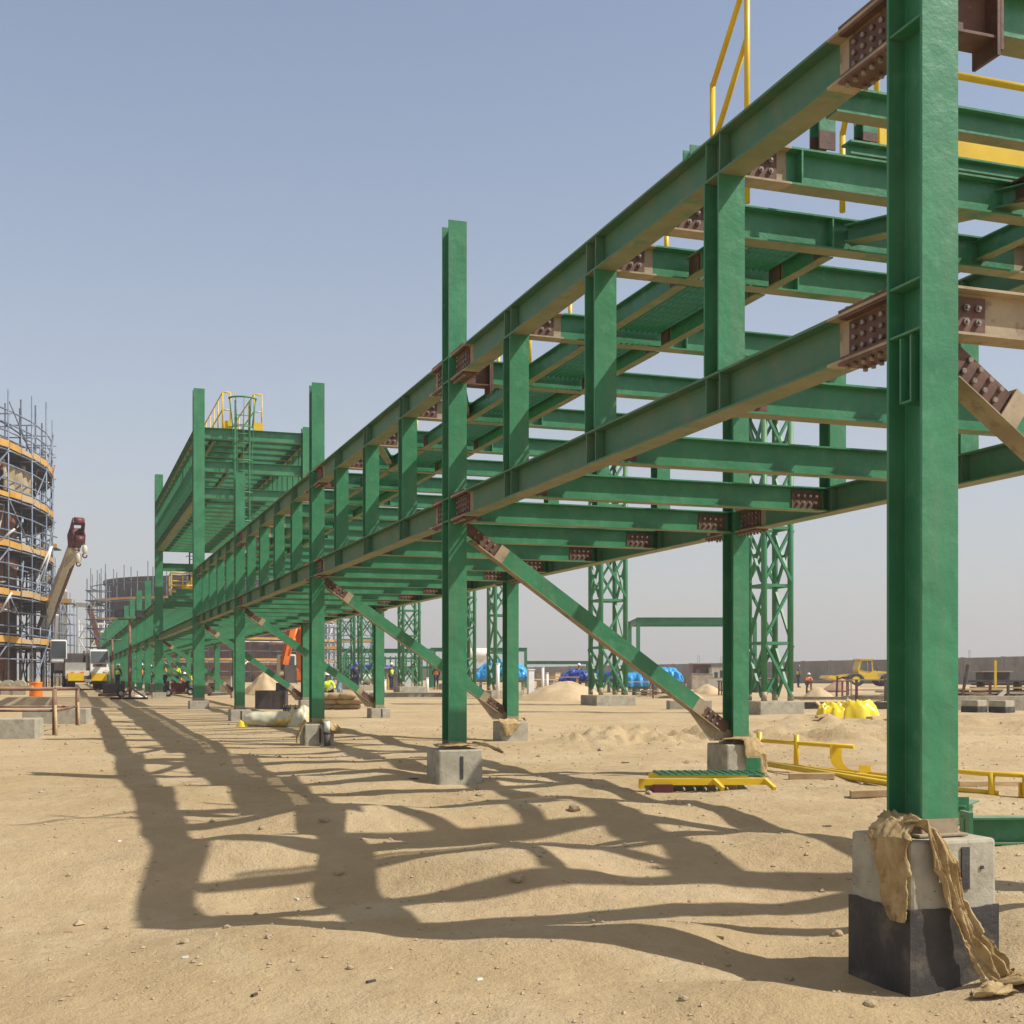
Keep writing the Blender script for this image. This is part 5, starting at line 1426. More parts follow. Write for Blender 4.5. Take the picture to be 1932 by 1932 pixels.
for (x, Y, L_, hgt, mt, lb) in ((1015, 72, 2.0, 0.8, 'white', "pale work bench right of the bright blue bundle"), (1058, 78, 2.2, 0.9, 'timber', "tan timber bench in front of the dark blue tarpaulins"), (862, 80, 1.8, 0.8, 'timber', "tan timber bench under the white drum"),
        (1196, 60, 1.9, 0.7, 'timber_grey', "grey timber bench under the bright blue sagging tarpaulin"), (1262, 57, 1.6, 0.7, 'brown_pipe', "rusty bench frame right below the peaked tarpaulin"), (1385, 64, 1.6, 0.7, 'brown_pipe', "rusty bench frame behind the foot of the nearest far column"),
        (1560, 62, 2.0, 0.75, 'brown_pipe', "rusty bench frame in front of the loader"), (1640, 66, 2.2, 0.8, 'timber_grey', "grey bench in front of the loader's cab"), (622, 74, 1.5, 0.7, 'white', "pale bench behind the sandbags"), (905, 62, 1.5, 0.6, 'timber_grey', "low grey bench below the bright blue bundle")):
    bench(x, Y, L_, hgt, mt, lb)
def crate_(x, Y, w_, h_, mt, lb):
    X = px(x, Y); g = gz(X, Y)
    o_ = MB().box((0, 0, h_ / 2), (w_, w_ * 0.7, h_)).build("crate", mt, None, (X, Y, g), 0.4 * math.sin(x), label=lb, cat="crate", group="boxes about the yard", bevel=0.01)
    MB().box((0, 0, h_ + 0.02), (w_ + 0.06, w_ * 0.7 + 0.06, 0.04)).build("lid", 'timber_grey', o_)
for (x, Y, w_, h_, mt, lb) in ((1320, 92, 1.6, 1.1, 'timber_grey', "grey wooden crate between the tarpaulins and the wall"), (1355, 88, 1.2, 0.8, 'white', "white box behind the longest brace's foot"), (1225, 96, 1.6, 1.2, 'steel_dark', "dark box behind the bright blue sagging tarpaulin"), (1700, 58, 1.2, 0.7, 'steel_dark', "dark box beside the nearest column in the far clutter"),
        (1035, 96, 1.5, 1.1, 'timber', "tan wooden crate left of the dark blue tarpaulins"), (590, 78, 1.2, 0.9, 'steel_dark', "dark box behind the orange excavator's foot"), (418, 76, 1.4, 0.9, 'timber_grey', "grey crate right of the tall module's right column"), (390, 70, 0.9, 0.6, 'steel_dark', "dark box by the tall module's right plinth"),
        (752, 90, 1.5, 1.0, 'grey', "grey box behind the lone lattice tower"), (1440, 74, 1.4, 0.8, 'steel_dark', "dark box behind the nearest lattice tower's plinth")):
    crate_(x, Y, w_, h_, mt, lb)
person(443, 95, R(60), "worker far back in a yellow vest under the tall module", 'hivis', 'navy', 'navy', 'helmet_blue')
# ------------------------------------------------------------------ left: scaffolded tanks
TC = Vector((-61.0, 82.0, 0)); g_t = gz(-33, 88)
tk = empty("storage_tank", (TC.x, TC.y, g_t), "huge rusty red storage tank behind scaffolding at the left edge", "tank")
mb = MB(); n = 160
def ring(mb, r0, r1, z0, z1, a0, a1, n, mi=0):
    o = len(mb.v)
    for k in range(n + 1):
        t = a0 + (a1 - a0) * k / n
        for (r_, z) in ((r0, z0), (r1, z0), (r1, z1), (r0, z1)):
            mb.v.append((r_ * math.cos(t), r_ * math.sin(t), z))
    for k in range(n):
        for j in range(4):
            j2 = (j + 1) % 4
            mb.f.append((o + k * 4 + j, o + (k + 1) * 4 + j, o + (k + 1) * 4 + j2, o + k * 4 + j2)); mb.m.append(mi); mb.sm.append(False)
    if abs(a1 - a0) < 6.2:
        mb.f.append((o, o + 1, o + 2, o + 3)); mb.m.append(mi); mb.sm.append(False)
        e = o + n * 4; mb.f.append((e + 3, e + 2, e + 1, e)); mb.m.append(mi); mb.sm.append(False)
ring(mb, 27.4, 27.6, 0, 15.4, 0, 2 * math.pi, n)
mb.build("shell", 'tank', tk)
for z in (2.9, 6.0, 9.0, 12.1, 15.2):
    b_ = MB(); ring(b_, 27.6, 27.85, z, z + 0.22, 0, 2 * math.pi, n); b_.build("stiffening_ring", 'maroon', tk)
sc_ = empty("scaffold", (TC.x, TC.y, g_t), "tall blue grey tube scaffold with ochre toe boards round the rusty tank", "scaffold")
DZ = [2.95, 5.9, 8.85, 11.95, 14.95]
ang = [R(-26.0 + 7.2 * k) for k in range(12)]
rin, rout = 28.3, 30.0
topz = [18.2, 17.6, 19.2, 18.6, 19.0, 19.4, 18.9, 18.0, 18.5, 17.6, 18.2, 17.5]
for k, a_ in enumerate(ang):
    for r_, dz in ((rin, -0.6), (rout, 0), (29.3, -0.3)):
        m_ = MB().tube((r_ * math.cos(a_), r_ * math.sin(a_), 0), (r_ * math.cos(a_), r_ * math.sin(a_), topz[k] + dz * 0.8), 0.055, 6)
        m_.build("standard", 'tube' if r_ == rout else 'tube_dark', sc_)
def ledger(z, r_, mt='tube', name="ledger", a=None):
    m_ = MB(); aa = a or ang
    for p_, q_ in zip(aa, aa[1:]):
        m_.tube((r_ * math.cos(p_), r_ * math.sin(p_), z), (r_ * math.cos(q_), r_ * math.sin(q_), z), 0.05, 6)
    m_.build(name, mt, sc_)
zz = []
for z in DZ:
    zz += [z - 0.12, z + 0.55, z + 1.05, z - 1.0]
    d1 = MB()
    for p_, q_ in zip(ang, ang[1:]):
        P_ = [Vector((r_ * math.cos(t), r_ * math.sin(t), z)) for (r_, t) in ((rin - 0.2, p_), (rout - 0.06, p_), (rout - 0.06, q_), (rin - 0.2, q_))]
        d1.prism(P_, (0, 0, 0.06))
    d1.build("deck", 'deck', sc_)
    t1 = MB()
    for i, (p_, q_) in enumerate(zip(ang, ang[1:])):
        for h_ in (0, 1):
            s0 = p_ + (q_ - p_) * (0.5 * h_ + 0.012); s1 = p_ + (q_ - p_) * (0.5 * h_ + 0.488)
            c0 = Vector((math.cos(p_), math.sin(p_), 0)) * (rout + 0.07); c1 = Vector((math.cos(q_), math.sin(q_), 0)) * (rout + 0.07)
            a0 = c0.lerp(c1, 0.5 * h_ + 0.012); a1 = c0.lerp(c1, 0.5 * h_ + 0.488)
            hh_ = 0.40 - 0.12 * ((i * 5 + h_ * 3 + int(z)) % 4 == 0)
            t1.bar((a0.x, a0.y, z + 0.02 + hh_ / 2), (a1.x, a1.y, z + 0.02 + hh_ / 2 + 0.05 * math.sin(i * 3 + z)), 0.04, hh_, ((i + h_ + int(z)) % 3 == 0) * 1)
    t1.build("toe_board", ['toeboard', 'timber'], sc_)
for z in zz + [16.5, 17.3]:
    ledger(z, rout); 
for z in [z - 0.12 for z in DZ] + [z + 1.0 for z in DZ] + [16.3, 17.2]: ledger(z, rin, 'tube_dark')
for k in range(11):
    for j, z in enumerate([0.1] + DZ):
        if (k + j) % 2 == 0 and j < 6:
            a0, a1 = (ang[k], ang[k + 1]) if (k % 3) else (ang[k + 1], ang[k])
            MB().tube((rout * math.cos(a0) * 1.002, rout * math.sin(a0) * 1.002, z), (rout * math.cos(a1) * 1.002, rout * math.sin(a1) * 1.002, z + 2.9), 0.05, 6).build("diagonal_brace", 'tube', sc_)
        elif j < 5:
            MB().tube((rin * math.cos(ang[k]), rin * math.sin(ang[k]), z), (rin * math.cos(ang[k + 1]), rin * math.sin(ang[k + 1]), z + 2.9), 0.05, 6).build("diagonal_brace", 'tube_dark', sc_)
for z in DZ + [16.5, 17.3]:
    for k in range(len(ang)):
        a_ = ang[k]
        if 2 <= k <= 9: MB().tube((rin * math.cos(a_), rin * math.sin(a_), z - 0.2), ((rout + 0.25) * math.cos(a_), (rout + 0.25) * math.sin(a_), z - 0.2), 0.045, 6).build("transom", 'tube', sc_)
# half bay puncheons, loose tubes and planks make the tangle
rs_ = random.Random(21)
for k in range(11):
    a_ = (ang[k] + ang[k + 1]) / 2
    for z in DZ:
        MB().tube((rout * math.cos(a_), rout * math.sin(a_), z - 0.15), (rout * math.cos(a_), rout * math.sin(a_), z + 1.2), 0.04, 6).build("puncheon", 'tube', sc_)
for k in range(46):
    a_ = R(rs_.uniform(-12, 32)); r_ = rs_.uniform(28.3, 30.2); z = rs_.uniform(0.5, 14.5)
    b_ = a_ + R(rs_.uniform(-4.5, 4.5)); r2 = rs_.uniform(28.6, 30.3)
    MB().tube((r_ * math.cos(a_), r_ * math.sin(a_), z), (r2 * math.cos(b_), r2 * math.sin(b_), z + rs_.uniform(-0.6, 2.4)), 0.045, 6).build("loose_tube", rs_.choice(['tube', 'tube_dark', 'tube_white', 'brown_pipe']), sc_)
for k in range(26):
    a_ = R(rs_.uniform(-12, 28)); z = rs_.choice(DZ) + rs_.uniform(0.05, 0.9); b_ = a_ + R(rs_.uniform(1.5, 4))
    MB().bar((29.4 * math.cos(a_), 29.4 * math.sin(a_), z), (29.0 * math.cos(b_), 29.0 * math.sin(b_), z + rs_.uniform(-.2, .3)), 0.25, 0.05).build("plank", rs_.choice(['timber', 'timber_grey', 'dark_wood', 'toeboard']), sc_)
# bright raking tubes
for (x0, y0, x1, y1, Y) in ((0, 1020, 28, 998, 78.3), (78, 1100, 98, 1030, 86.5), (0, 1155, 22, 1118, 78.2), (68, 1092, 96, 1032, 86.0), (0, 1130, 0, 1128, 78)):
    if x0 == x1: continue
    MB().tube(Vector(P(x0, y0, Y)) - sc_.location, Vector(P(x1, y1, Y)) - sc_.location, 0.07, 6).build("raking_tube", 'tube_white', sc_)
for (xx, z0, z1) in ((0, 0.2, 2.9), (1, 4, 6.8), (2, 6.9, 9.8)):
    a_ = ang[5] + 0.02 * xx
# hessian sheet hung between two decks
hs = MB(); rows, cs = 10, 22
a0, a1 = ang[3] + 0.03, ang[5] - 0.02
for j in range(rows + 1):
    for i in range(cs + 1):
        u_ = i / cs; v_ = j / rows
        t = a0 + (a1 - a0) * u_
        sag = 0.9 * v_ * (abs(math.sin(u_ * math.pi * 1.5)) * 0.6 + 0.1)
        r_ = 29.2 + 0.25 * math.sin(u_ * 30) * (1 - v_ * 0.6) + 0.1 * math.sin(u_ * 11 + v_ * 4)
        hs.v.append((r_ * math.cos(t), r_ * math.sin(t), 12.4 + 2.4 * v_ - sag))
for j in range(rows):
    for i in range(cs):
        k = j * (cs + 1) + i
        hs.f.append((k, k + 1, k + cs + 2, k + cs + 1)); hs.m.append(0); hs.sm.append(True)
o = hs.build("hessian_sheet", 'hessian', None, sc_.location, label="beige hessian sheet hung on the scaffold below its top deck", cat="sheet")
o.modifiers.new("thick", 'SOLIDIFY').thickness = 0.03

def scaffold_tower(x0, x1, ytop, Y, label, nb=2, decks=(), lift=2.0, mt='tube_dark', dep=2.0):
    X0, X1 = px(x0, Y), px(x1, Y); g = gz((X0 + X1) / 2, Y); hh = pz(ytop, Y) - g
    root = empty("scaffold", ((X0 + X1) / 2, Y, g), label, "scaffold", 0.15)
    wd = X1 - X0; xs = [-wd / 2 + wd * k / nb for k in range(nb + 1)]; nl = int(hh / lift)
    for x in xs:
        for y in (0, dep):
            MB().tube((x, y, 0), (x, y, hh - (0.5 if y else 0)), 0.055, 6).build("standard", mt, root)
    for k in range(1, nl + 1):
        for q_ in (0.0, 1.0):
            z = k * lift - q_
            m_ = MB()
            for y in (0, dep): m_.tube((-wd / 2 - 0.2, y, z), (wd / 2 + 0.2, y, z), 0.05, 6)
            for x in xs: m_.tube((x, -0.15, z), (x, dep + 0.15, z), 0.05, 6)
            m_.build("lift", mt, root)
    for k in range(nl):
        for b_ in range(nb):
            p_, q_ = (xs[b_], xs[b_ + 1]) if (k + b_) % 2 else (xs[b_ + 1], xs[b_])
            MB().tube((p_, -0.06, k * lift), (q_, -0.06, (k + 1) * lift), 0.05, 6).build("diagonal_brace", 'tube' if k % 2 else mt, root)
    for z in decks:
        MB().box((0, dep / 2, z), (wd + 0.3, dep, 0.08)).build("deck", 'deck', root)
        MB().box((0, -0.08, z + 0.2), (wd + 0.3, 0.04, 0.35)).build("toe_board", 'toeboard', root)
    return root
scaffold_tower(165, 200, 1092, 130, "slender bare scaffold tower left of the far dark tank", 1, (), 1.9)
scaffold_tower(104, 132, 1118, 118, "scaffold with an ochre deck in front of the white silo", 2, (7.6,), 1.9, 'tube')
scaffold_tower(84, 104, 1052, 112, "narrow scaffold bay at the right end of the big tank scaffold", 1, (9.0, 12.0), 1.9, 'tube')
scaffold_tower(150, 196, 1170, 165, "low wide scaffold far behind the truck crane", 3, (), 1.9, 'tube_white')
scaffold_tower(560, 640, 1165, 150, "scaffold with bright tubes beside the orange excavator", 4, (4, 8), 1.9, 'tube')
scaffold_tower(632, 700, 1140, 190, "far scaffold behind the farthest lattice towers", 4, (6,), 2.0, 'tube')
X, Y = px(114, 122), 122; g = gz(X, Y)
MB().lathe([(0.62, 0), (0.62, pz(1117, Y) - g), (0.70, pz(1117, Y) - g + 0.02), (0.05, pz(1101, Y) - g)], (0, 0, 0), 20).build("silo", 'white', None, (X, Y, g), label="slim white silo with a conical top behind the scaffold", cat="silo")

# far dark tank with its own scaffold
Yt = 206.0; XT = px(410, Yt); gT = gz(XT, Yt); rT = 17.0
zt = pz(1086, Yt - rT) - gT
t2 = empty("storage_tank", (XT, Yt, gT), "dark grey scaffolded storage tank far behind the racks", "tank")
m_ = MB(); ring(m_, rT - 0.2, rT, 0, zt, 0, 2 * math.pi, 96); m_.build("shell", 'tank_dark', t2)
m_ = MB(); ring(m_, rT - 0.1, rT + 0.4, zt - 0.5, zt, 0, 2 * math.pi, 96); m_.build("rim", 'steel_dark', t2)
m_ = MB(); ring(m_, rT, rT + 0.06, 0, zt * 0.52, R(180), R(360), 80); m_.build("rusty_course", 'tank', t2)
s2 = empty("scaffold", (XT, Yt, gT), "dark tube scaffold with ochre decks around the far dark tank", "scaffold")
aa = [R(180 + 9 * k) for k in range(21)]
for k, a_ in enumerate(aa):
    MB().tube(((rT + 2.2) * math.cos(a_), (rT + 2.2) * math.sin(a_), 0), ((rT + 2.2) * math.cos(a_), (rT + 2.2) * math.sin(a_), zt + 0.6 + 1.4 * ((k * 7) % 3) / 2), 0.07, 5).build("standard", 'tube_dark', s2)
    MB().tube(((rT + 0.9) * math.cos(a_), (rT + 0.9) * math.sin(a_), 0), ((rT + 0.9) * math.cos(a_), (rT + 0.9) * math.sin(a_), zt + 1.8 - ((k * 5) % 3) / 2), 0.07, 5).build("standard", 'tube_dark', s2)
for i, z in enumerate([1.6, 3.0, 4.6, 6.0, 7.6, 9.0, 10.6, 12.0, zt - 1.0]):
    m_ = MB()
    for p_, q_ in zip(aa, aa[1:]):
        m_.tube(((rT + 2.2) * math.cos(p_), (rT + 2.2) * math.sin(p_), z), ((rT + 2.2) * math.cos(q_), (rT + 2.2) * math.sin(q_), z), 0.08, 5)
    m_.build("ledger", 'tube_white' if i in (1, 3, 5) else 'tube_dark', s2)
for z in (3.2, 6.3, 9.3, 12.2):
    m_ = MB(); ring(m_, rT + 0.5, rT + 2.1, z - 0.1, z, R(180), R(360), 60); m_.build("deck", 'deck', s2)
    m_ = MB(); ring(m_, rT + 2.25, rT + 2.32, z, z + 0.35, R(183), R(357), 60); m_.build("toe_board", 'toeboard', s2)
for k in range(0, 20, 3):
    MB().tube(((rT + 2.4) * math.cos(aa[k]), (rT + 2.4) * math.sin(aa[k]), 3 * (k % 4) + 0.5), ((rT + 2.4) * math.cos(aa[k + 1]), (rT + 2.4) * math.sin(aa[k + 1]), 3 * (k % 4) + 3.5), 0.09, 5).build("diagonal_brace", 'tube_white', s2)

# ------------------------------------------------------------------ cranes and machines
def wheel(parent, x, y, r, wd, axis='x', hub='grey'):
    m_ = MB(); e = Vector((wd / 2, 0, 0)) if axis == 'x' else Vector((0, wd / 2, 0))
    c = Vector((x, y, r))
    m_.poly([c - e, c - e * 0.8, c + e * 0.8, c + e], [r * 0.86, r, r, r * 0.86], 20)
    w_ = m_.build("wheel", 'black', parent)
    MB().poly([c - e * 1.04, c + e * 1.04], r * 0.48, 12).build("rim", hub, w_)
    return w_
# truck crane, front towards the camera: local -y is forward
Yk = 88.0; X = px(163, Yk); g = gz(X, Yk)
tc_ = empty("truck_crane", (X, Yk, g), "cream and white truck crane with a raised boom ending in a dark red head", "crane", R(22))
MB().box((0, 2.5, 1.15), (2.4, 9.5, 0.45)).build("chassis", 'steel_dark', tc_)
for y in (-1.4, 0.1, 4.0, 5.5):
    for s_ in (-1, 1): wheel(tc_, s_ * 1.05, y, 0.58, 0.45)
cab_ = MB()
cab_.prism([(0.05, -2.9, 1.0), (0.05, -2.75, 1.75), (0.05, -2.35, 2.65), (0.05, -0.9, 2.72), (0.05, -0.8, 1.0)], (1.25, 0, 0))
cabo = cab_.build("cab", 'white', tc_, bevel=0.06)
MB().prism([(0.15, -2.78, 1.82), (1.20, -2.78, 1.82), (1.20, -2.41, 2.56), (0.15, -2.41, 2.56)], (0, -0.035, 0.0)).build("windscreen", 'glass', cabo)
MB().prism([(-0.005 + 0.04, -2.45, 1.8), (-0.005 + 0.04, -2.15, 2.5), (-0.005 + 0.04, -1.15, 2.55), (-0.005 + 0.04, -1.05, 1.8)], (-0.02, 0, 0)).build("side_window", 'glass', cabo)
for x in (0.2, 1.05): MB().box((x, -2.94, 1.25), (0.22, 0.06, 0.16)).build("headlight", 'white', cabo)
MB().bar((0.7, -2.72, 1.86), (1.15, -2.55, 2.2), 0.03, 0.03).build("wiper", 'black', cabo)
MB().box((-0.85, -1.4, 1.35), (1.3, 2.6, 0.9)).build("engine_deck", 'grey', tc_)
MB().box((-0.75, -2.78, 1.0), (1.5, 0.3, 0.55)).build("front_box", 'cream', tc_)
MB().box((0.62, -3.0, 0.85), (1.0, 0.1, 0.5)).build("warning_board", 'yellow', tc_)
MB().box((-0.85, -3.0, 0.85), (1.0, 0.1, 0.5)).build("warning_board", 'yellow', tc_)
MB().box((-0.05, -2.8, 0.72), (2.5, 0.35, 0.42)).build("bumper", 'steel_dark', tc_)
MB().box((-0.1, -3.04, 0.62), (0.4, 0.03, 0.16)).build("number_plate", 'white', tc_)
up_ = MB().box((-0.7, 4.2, 1.95), (2.3, 3.2, 1.1)).box((-1.3, 1.7, 1.45), (1.5, 2.2, 0.7)).box((-1.0, -0.4, 1.9), (0.9, 1.2, 0.35)).build("upper_works", 'steel_dark', tc_)
MB().box((-1.75, 1.6, 2.6), (1.1, 1.6, 1.6)).build("crane_cab", 'white', tc_, bevel=0.12)
MB().box((-1.75, 0.78, 2.72), (0.95, 0.05, 1.15)).build("crane_cab_window", 'glass', tc_)
for x in (-0.02, 1.36): MB().box((x, -2.7, 2.05), (0.12, 0.08, 0.42)).build("mirror", 'black', cabo)
MB().box((0.67, -2.80, 1.62), (0.85, 0.04, 0.18)).build("grille", 'steel_dark', cabo)
for x in (-1.05, -0.45): MB().box((x, -2.96, 1.12), (0.2, 0.06, 0.14)).build("lamp", 'bright_orange', tc_)
MB().tube((-0.2, -1.0, 1.7), (-0.2, -1.0, 2.6), 0.08, 8).build("exhaust", 'steel_dark', tc_)
# boom leaning back towards the camera, built in world axes under the crane
inv = Matrix.Translation((X, Yk, g)) @ Matrix.Rotation(R(22), 4, 'Z'); inv = inv.inverted()
b0 = inv @ Vector((px(66, 93), 93, pz(1222, 93))); b1 = inv @ Vector((px(143, 79), 79, pz(1012, 79)))
bd = (b1 - b0).normalized()
bm0 = MB()
L = (b1 - b0).length
for i, (s0, s1, w_) in enumerate(((0, 0.42, 0.72), (0.42, 0.72, 0.60), (0.72, 1.0, 0.52))):
    bm0.bar(b0 + bd * L * s0, b0 + bd * L * s1, w_ * 0.75, w_)
bo = bm0.build("boom", 'cream', tc_)
sv = Vector((1, 0, 0))
MB().bar(b0 + bd * L * 0.05 + Vector((0.42, -0.42, 0)), b0 + bd * L * 0.9 + Vector((0.42, -0.42, 0)), 0.2, 0.12).build("boom_rail", 'brown_pipe', bo)
hd = MB()
sdv = bd.cross(Vector((0, 0, 1))).normalized(); nrm = sdv.cross(bd)
ax_ = (bd, sdv, nrm)
hd.box(b0 + bd * (L - 0.2), (1.0, 0.75, 0.85), 0, ax_)
for s_ in (-0.36, 0.28):
    c_ = b0 + bd * L + sdv * s_
    hd.prism([c_ + bd * 0.3 + nrm * 0.5, c_ + bd * 1.25 + nrm * 0.6, c_ + bd * 1.3 + nrm * 0.25, c_ + bd * 0.9 - nrm * 0.1, c_ + bd * 1.1 - nrm * 0.45, c_ + bd * 0.9 - nrm * 0.75, c_ + bd * 0.2 - nrm * 0.7], sdv * 0.08, 0)
for (s0_, n0_) in ((1.1, 0.45), (0.95, -0.7)):
    c_ = b0 + bd * (L + s0_) + nrm * n0_
    hd.poly([c_ - sdv * 0.26, c_ + sdv * 0.26], 0.24, 12, 0)
hd.build("boom_head", 'maroon', bo)
tip = b0 + bd * (L + 0.1)
bt = bo
for (xx, yy, rr, zz_) in ((148, 1062, 0.24, 1.3), (160, 1046, 0.20, 0.9)):
    q_ = inv @ Vector(P(xx, yy, 78.6)); top_ = Vector((q_.x, q_.y, tip.z + 0.1))
    MB().tube(top_, q_ + Vector((0, 0, 0.4)), 0.03, 5).build("hoist_rope", 'steel_dark', bo)
    hk = MB().sphere(q_ + Vector((0, 0, 0.3)), rr * 1.0, 10, 8, 0, (0.8, 0.6, 1.4))
    hk.poly([q_ + Vector((0.12 * math.sin(t), 0, -0.06 - 0.14 * math.cos(t))) for t in [k * 0.55 - 2.6 for k in range(9)]], 0.05, 6, 1)
    hk.build("hook_block", ['cream', 'maroon'], bo)
jb = MB()
j0 = b0 + bd * (L * 0.80) - nrm * 0.3; j1 = inv @ Vector(P(147, 1046, 78.8))
jb.bar(j0, j1, 0.35, 0.35); jb.bar(b0 + bd * (L * 0.93) - nrm * 0.3, j1, 0.2, 0.2)
jb.build("jib", 'cream', bo)
MB().bar(inv @ Vector(P(104, 1222, 91)), inv @ Vector(P(108, 1160, 90)), 0.2, 0.2).build("lift_cylinder", 'white', bo)
# second crane further back
Yk = 150.0; X = px(196, Yk); g = gz(X, Yk)
c2_ = empty("mobile_crane", (X, Yk, g), "far dull yellow crane boom beside the slender scaffold tower", "crane")
MB().box((0, 1, 1.5), (2.5, 6, 1.4)).build("carrier", 'steel_dark', c2_)
for y in (-1, 1, 3):
    for s_ in (-1, 1): wheel(c2_, s_ * 1.1, y, 0.6, 0.4)
lt = Vector((0.3, 0, 2.0)); tp_ = Vector(P(168, 1143, Yk)) - Vector((X, Yk, g))
m_ = MB().bar(lt, lt.lerp(tp_, 0.55), 0.5, 0.8).bar(lt.lerp(tp_, 0.55), tp_, 0.4, 0.6)
bo2 = m_.build("boom", 'brown_pipe', c2_)
m_ = MB(); t_ = tp_
m_.bar(t_ + Vector((0.2, 0, 0)), t_ + Vector((-1.5, 0, 0.15)), 0.4, 0.5); m_.bar(t_ + Vector((-1.5, 0, 0.15)), t_ + Vector((-1.9, 0, -0.2)), 0.3, 0.3)
m_.build("boom_head", 'grey', bo2)
MB().tube(t_ + Vector((-1.4, 0, 0)), Vector((t_.x - 1.4, 0, 3.0)), 0.04, 5).build("hoist_rope", 'steel_dark', bo2)

# excavator behind the third near column
Ye = 66.0; X = px(560, Ye); g = gz(X, Ye)
ex = empty("excavator", (X, Ye, g), "orange excavator with a folded arm working behind the third near column", "excavator", R(15))
for s_ in (-1, 1):
    tr = MB(); o_ = s_ * 0.75
    tr.prism([(o_ - 0.22, -1.2, 0.2), (o_ - 0.22, -1.0, 0.02), (o_ - 0.22, 1.0, 0.02), (o_ - 0.22, 1.2, 0.2), (o_ - 0.22, 1.1, 0.6), (o_ - 0.22, -1.1, 0.6)], (0.44, 0, 0)); tr.build("track", 'black', ex)
MB().box((0, 0.4, 1.0), (1.9, 2.0, 0.7)).build("upper_works", 'orange', ex, bevel=0.08)
ec = MB().box((-0.55, -0.25, 1.5), (0.85, 1.3, 1.1)).build("cab", 'cream', ex, bevel=0.08)
MB().box((-0.55, -0.92, 1.6), (0.7, 0.03, 0.7)).build("windscreen", 'glass', ec)
a0 = Vector((0.25, -0.4, 1.2)); a1 = Vector((0.1, -0.6, 3.4)); a2 = Vector((-0.25, -0.9, 3.75)); a3 = Vector((-0.75, -1.2, 1.5))
MB().bar(a0, a1, 0.32, 0.42).bar(a1, a2, 0.32, 0.40).build("boom", 'orange', ex)
am = MB().bar(a2, a3, 0.26, 0.34).build("arm", 'orange', ex)
MB().tube(a0 + Vector((0.3, -0.3, 0.4)), a1 + Vector((0.25, 0, -0.5)), 0.08, 8).build("cylinder", 'grey', ex)
MB().tube(a2 + Vector((0.25, 0, -0.1)), a3 + Vector((0.2, 0, 0.5)), 0.07, 8).build("cylinder", 'bright_orange', am)
MB().prism([a3 + Vector((0, -0.3, 0)), a3 + Vector((0, 0.1, 0.0)), a3 + Vector((0, 0.2, -0.7)), a3 + Vector((0, -0.4, -0.9))], (0.6, 0, 0)).build("bucket", 'steel_dark', am)

# yellow loader in front of the wall, facing left
Yl = 118.0; X = px(1634, Yl); g = gz(X, Yl)
ld = empty("wheel_loader", (X, Yl, g), "yellow wheel loader with a cab parked in front of the perimeter wall", "loader", R(6))
ld.scale = (1.22, 1.15, 0.92)
MB().prism([(-0.9, -0.8, 0.7), (2.3, -0.8, 0.7), (2.4, -0.8, 1.35), (0.3, -0.8, 1.55), (-0.2, -0.8, 1.2), (-0.9, -0.8, 1.1)], (0, 1.6, 0)).build("body", 'yellow', ld)
MB().box((1.4, -0.81, 1.2), (1.5, 0.03, 0.22)).build("side_grille", 'grey', ld)
lc = MB().prism([(-0.75, -0.6, 1.1), (-0.85, -0.6, 1.75), (-0.62, -0.6, 2.62), (0.25, -0.6, 2.62), (0.35, -0.6, 1.3)], (0, 1.2, 0)).build("cab", 'yellow', ld)
MB().box((-0.2, 0, 2.68), (1.15, 1.4, 0.1)).build("roof", 'yellow', lc)
MB().prism([(-0.68, -0.615, 1.7), (-0.52, -0.615, 2.5), (-0.14, -0.615, 2.5), (-0.14, -0.615, 1.5)], (0, -0.02, 0)).build("window", 'glass', lc)
MB().prism([(-0.06, -0.615, 1.5), (-0.06, -0.615, 2.5), (0.18, -0.615, 2.5), (0.24, -0.615, 1.5)], (0, -0.02, 0)).build("window", 'glass', lc)
for x in (-1.15, 1.45):
    for s_ in (-1, 1): wheel(ld, x, s_ * 0.85, 0.66, 0.45, 'y', 'yellow')
MB().bar((-0.7, -0.35, 1.2), (-2.0, -0.35, 1.05), 0.16, 0.22).bar((-0.7, 0.35, 1.2), (-2.0, 0.35, 1.05), 0.16, 0.22).bar((-2.0, -0.35, 1.05), (-2.6, -0.35, 0.75), 0.16, 0.2).bar((-2.0, 0.35, 1.05), (-2.6, 0.35, 0.75), 0.16, 0.2).build("lift_arm", 'yellow', ld)
MB().prism([(-2.5, -1.1, 1.05), (-3.1, -1.1, 1.1), (-3.3, -1.1, 0.85), (-2.55, -1.1, 0.6)], (0, 2.2, 0)).build("bucket", 'yellow', ld)
MB().tube((-0.9, 0, 1.3), (-1.9, 0, 1.15), 0.07, 8).build("cylinder", 'grey', ld)
MB().tube((1.0, 0.3, 1.5), (1.0, 0.3, 2.0), 0.06, 8).build("exhaust", 'steel_dark', ld)
# small yellow machine under the blue roof, far left of the towers
Yy = 86; X = px(705, Yy); g = gz(X, Yy)
ym = empty("compactor", (X, Yy, g), "small yellow and white machine under the dark blue tarpaulin roof", "machine")
MB().lathe([(0.28, -0.9), (0.32, -0.7), (0.32, 0.7), (0.28, 0.9)], (0, 0, 0), 14).build("drum", 'white', ym)
ym.children[0].rotation_euler = (0, R(90), 0); ym.children[0].location = (-0.2, 0, 0.75)
MB().bar((1.0, 0, 0.05), (1.15, 0, 1.5), 0.14, 0.14).bar((-0.9, 0, 0.1), (1.0, 0, 0.35), 0.16, 0.16).bar((1.15, 0, 1.45), (0.2, 0, 1.5), 0.1, 0.1).build("frame", 'yellow', ym)
for s_ in (-0.5, 0.6): wheel(ym, s_, -0.4, 0.25, 0.16, 'y')

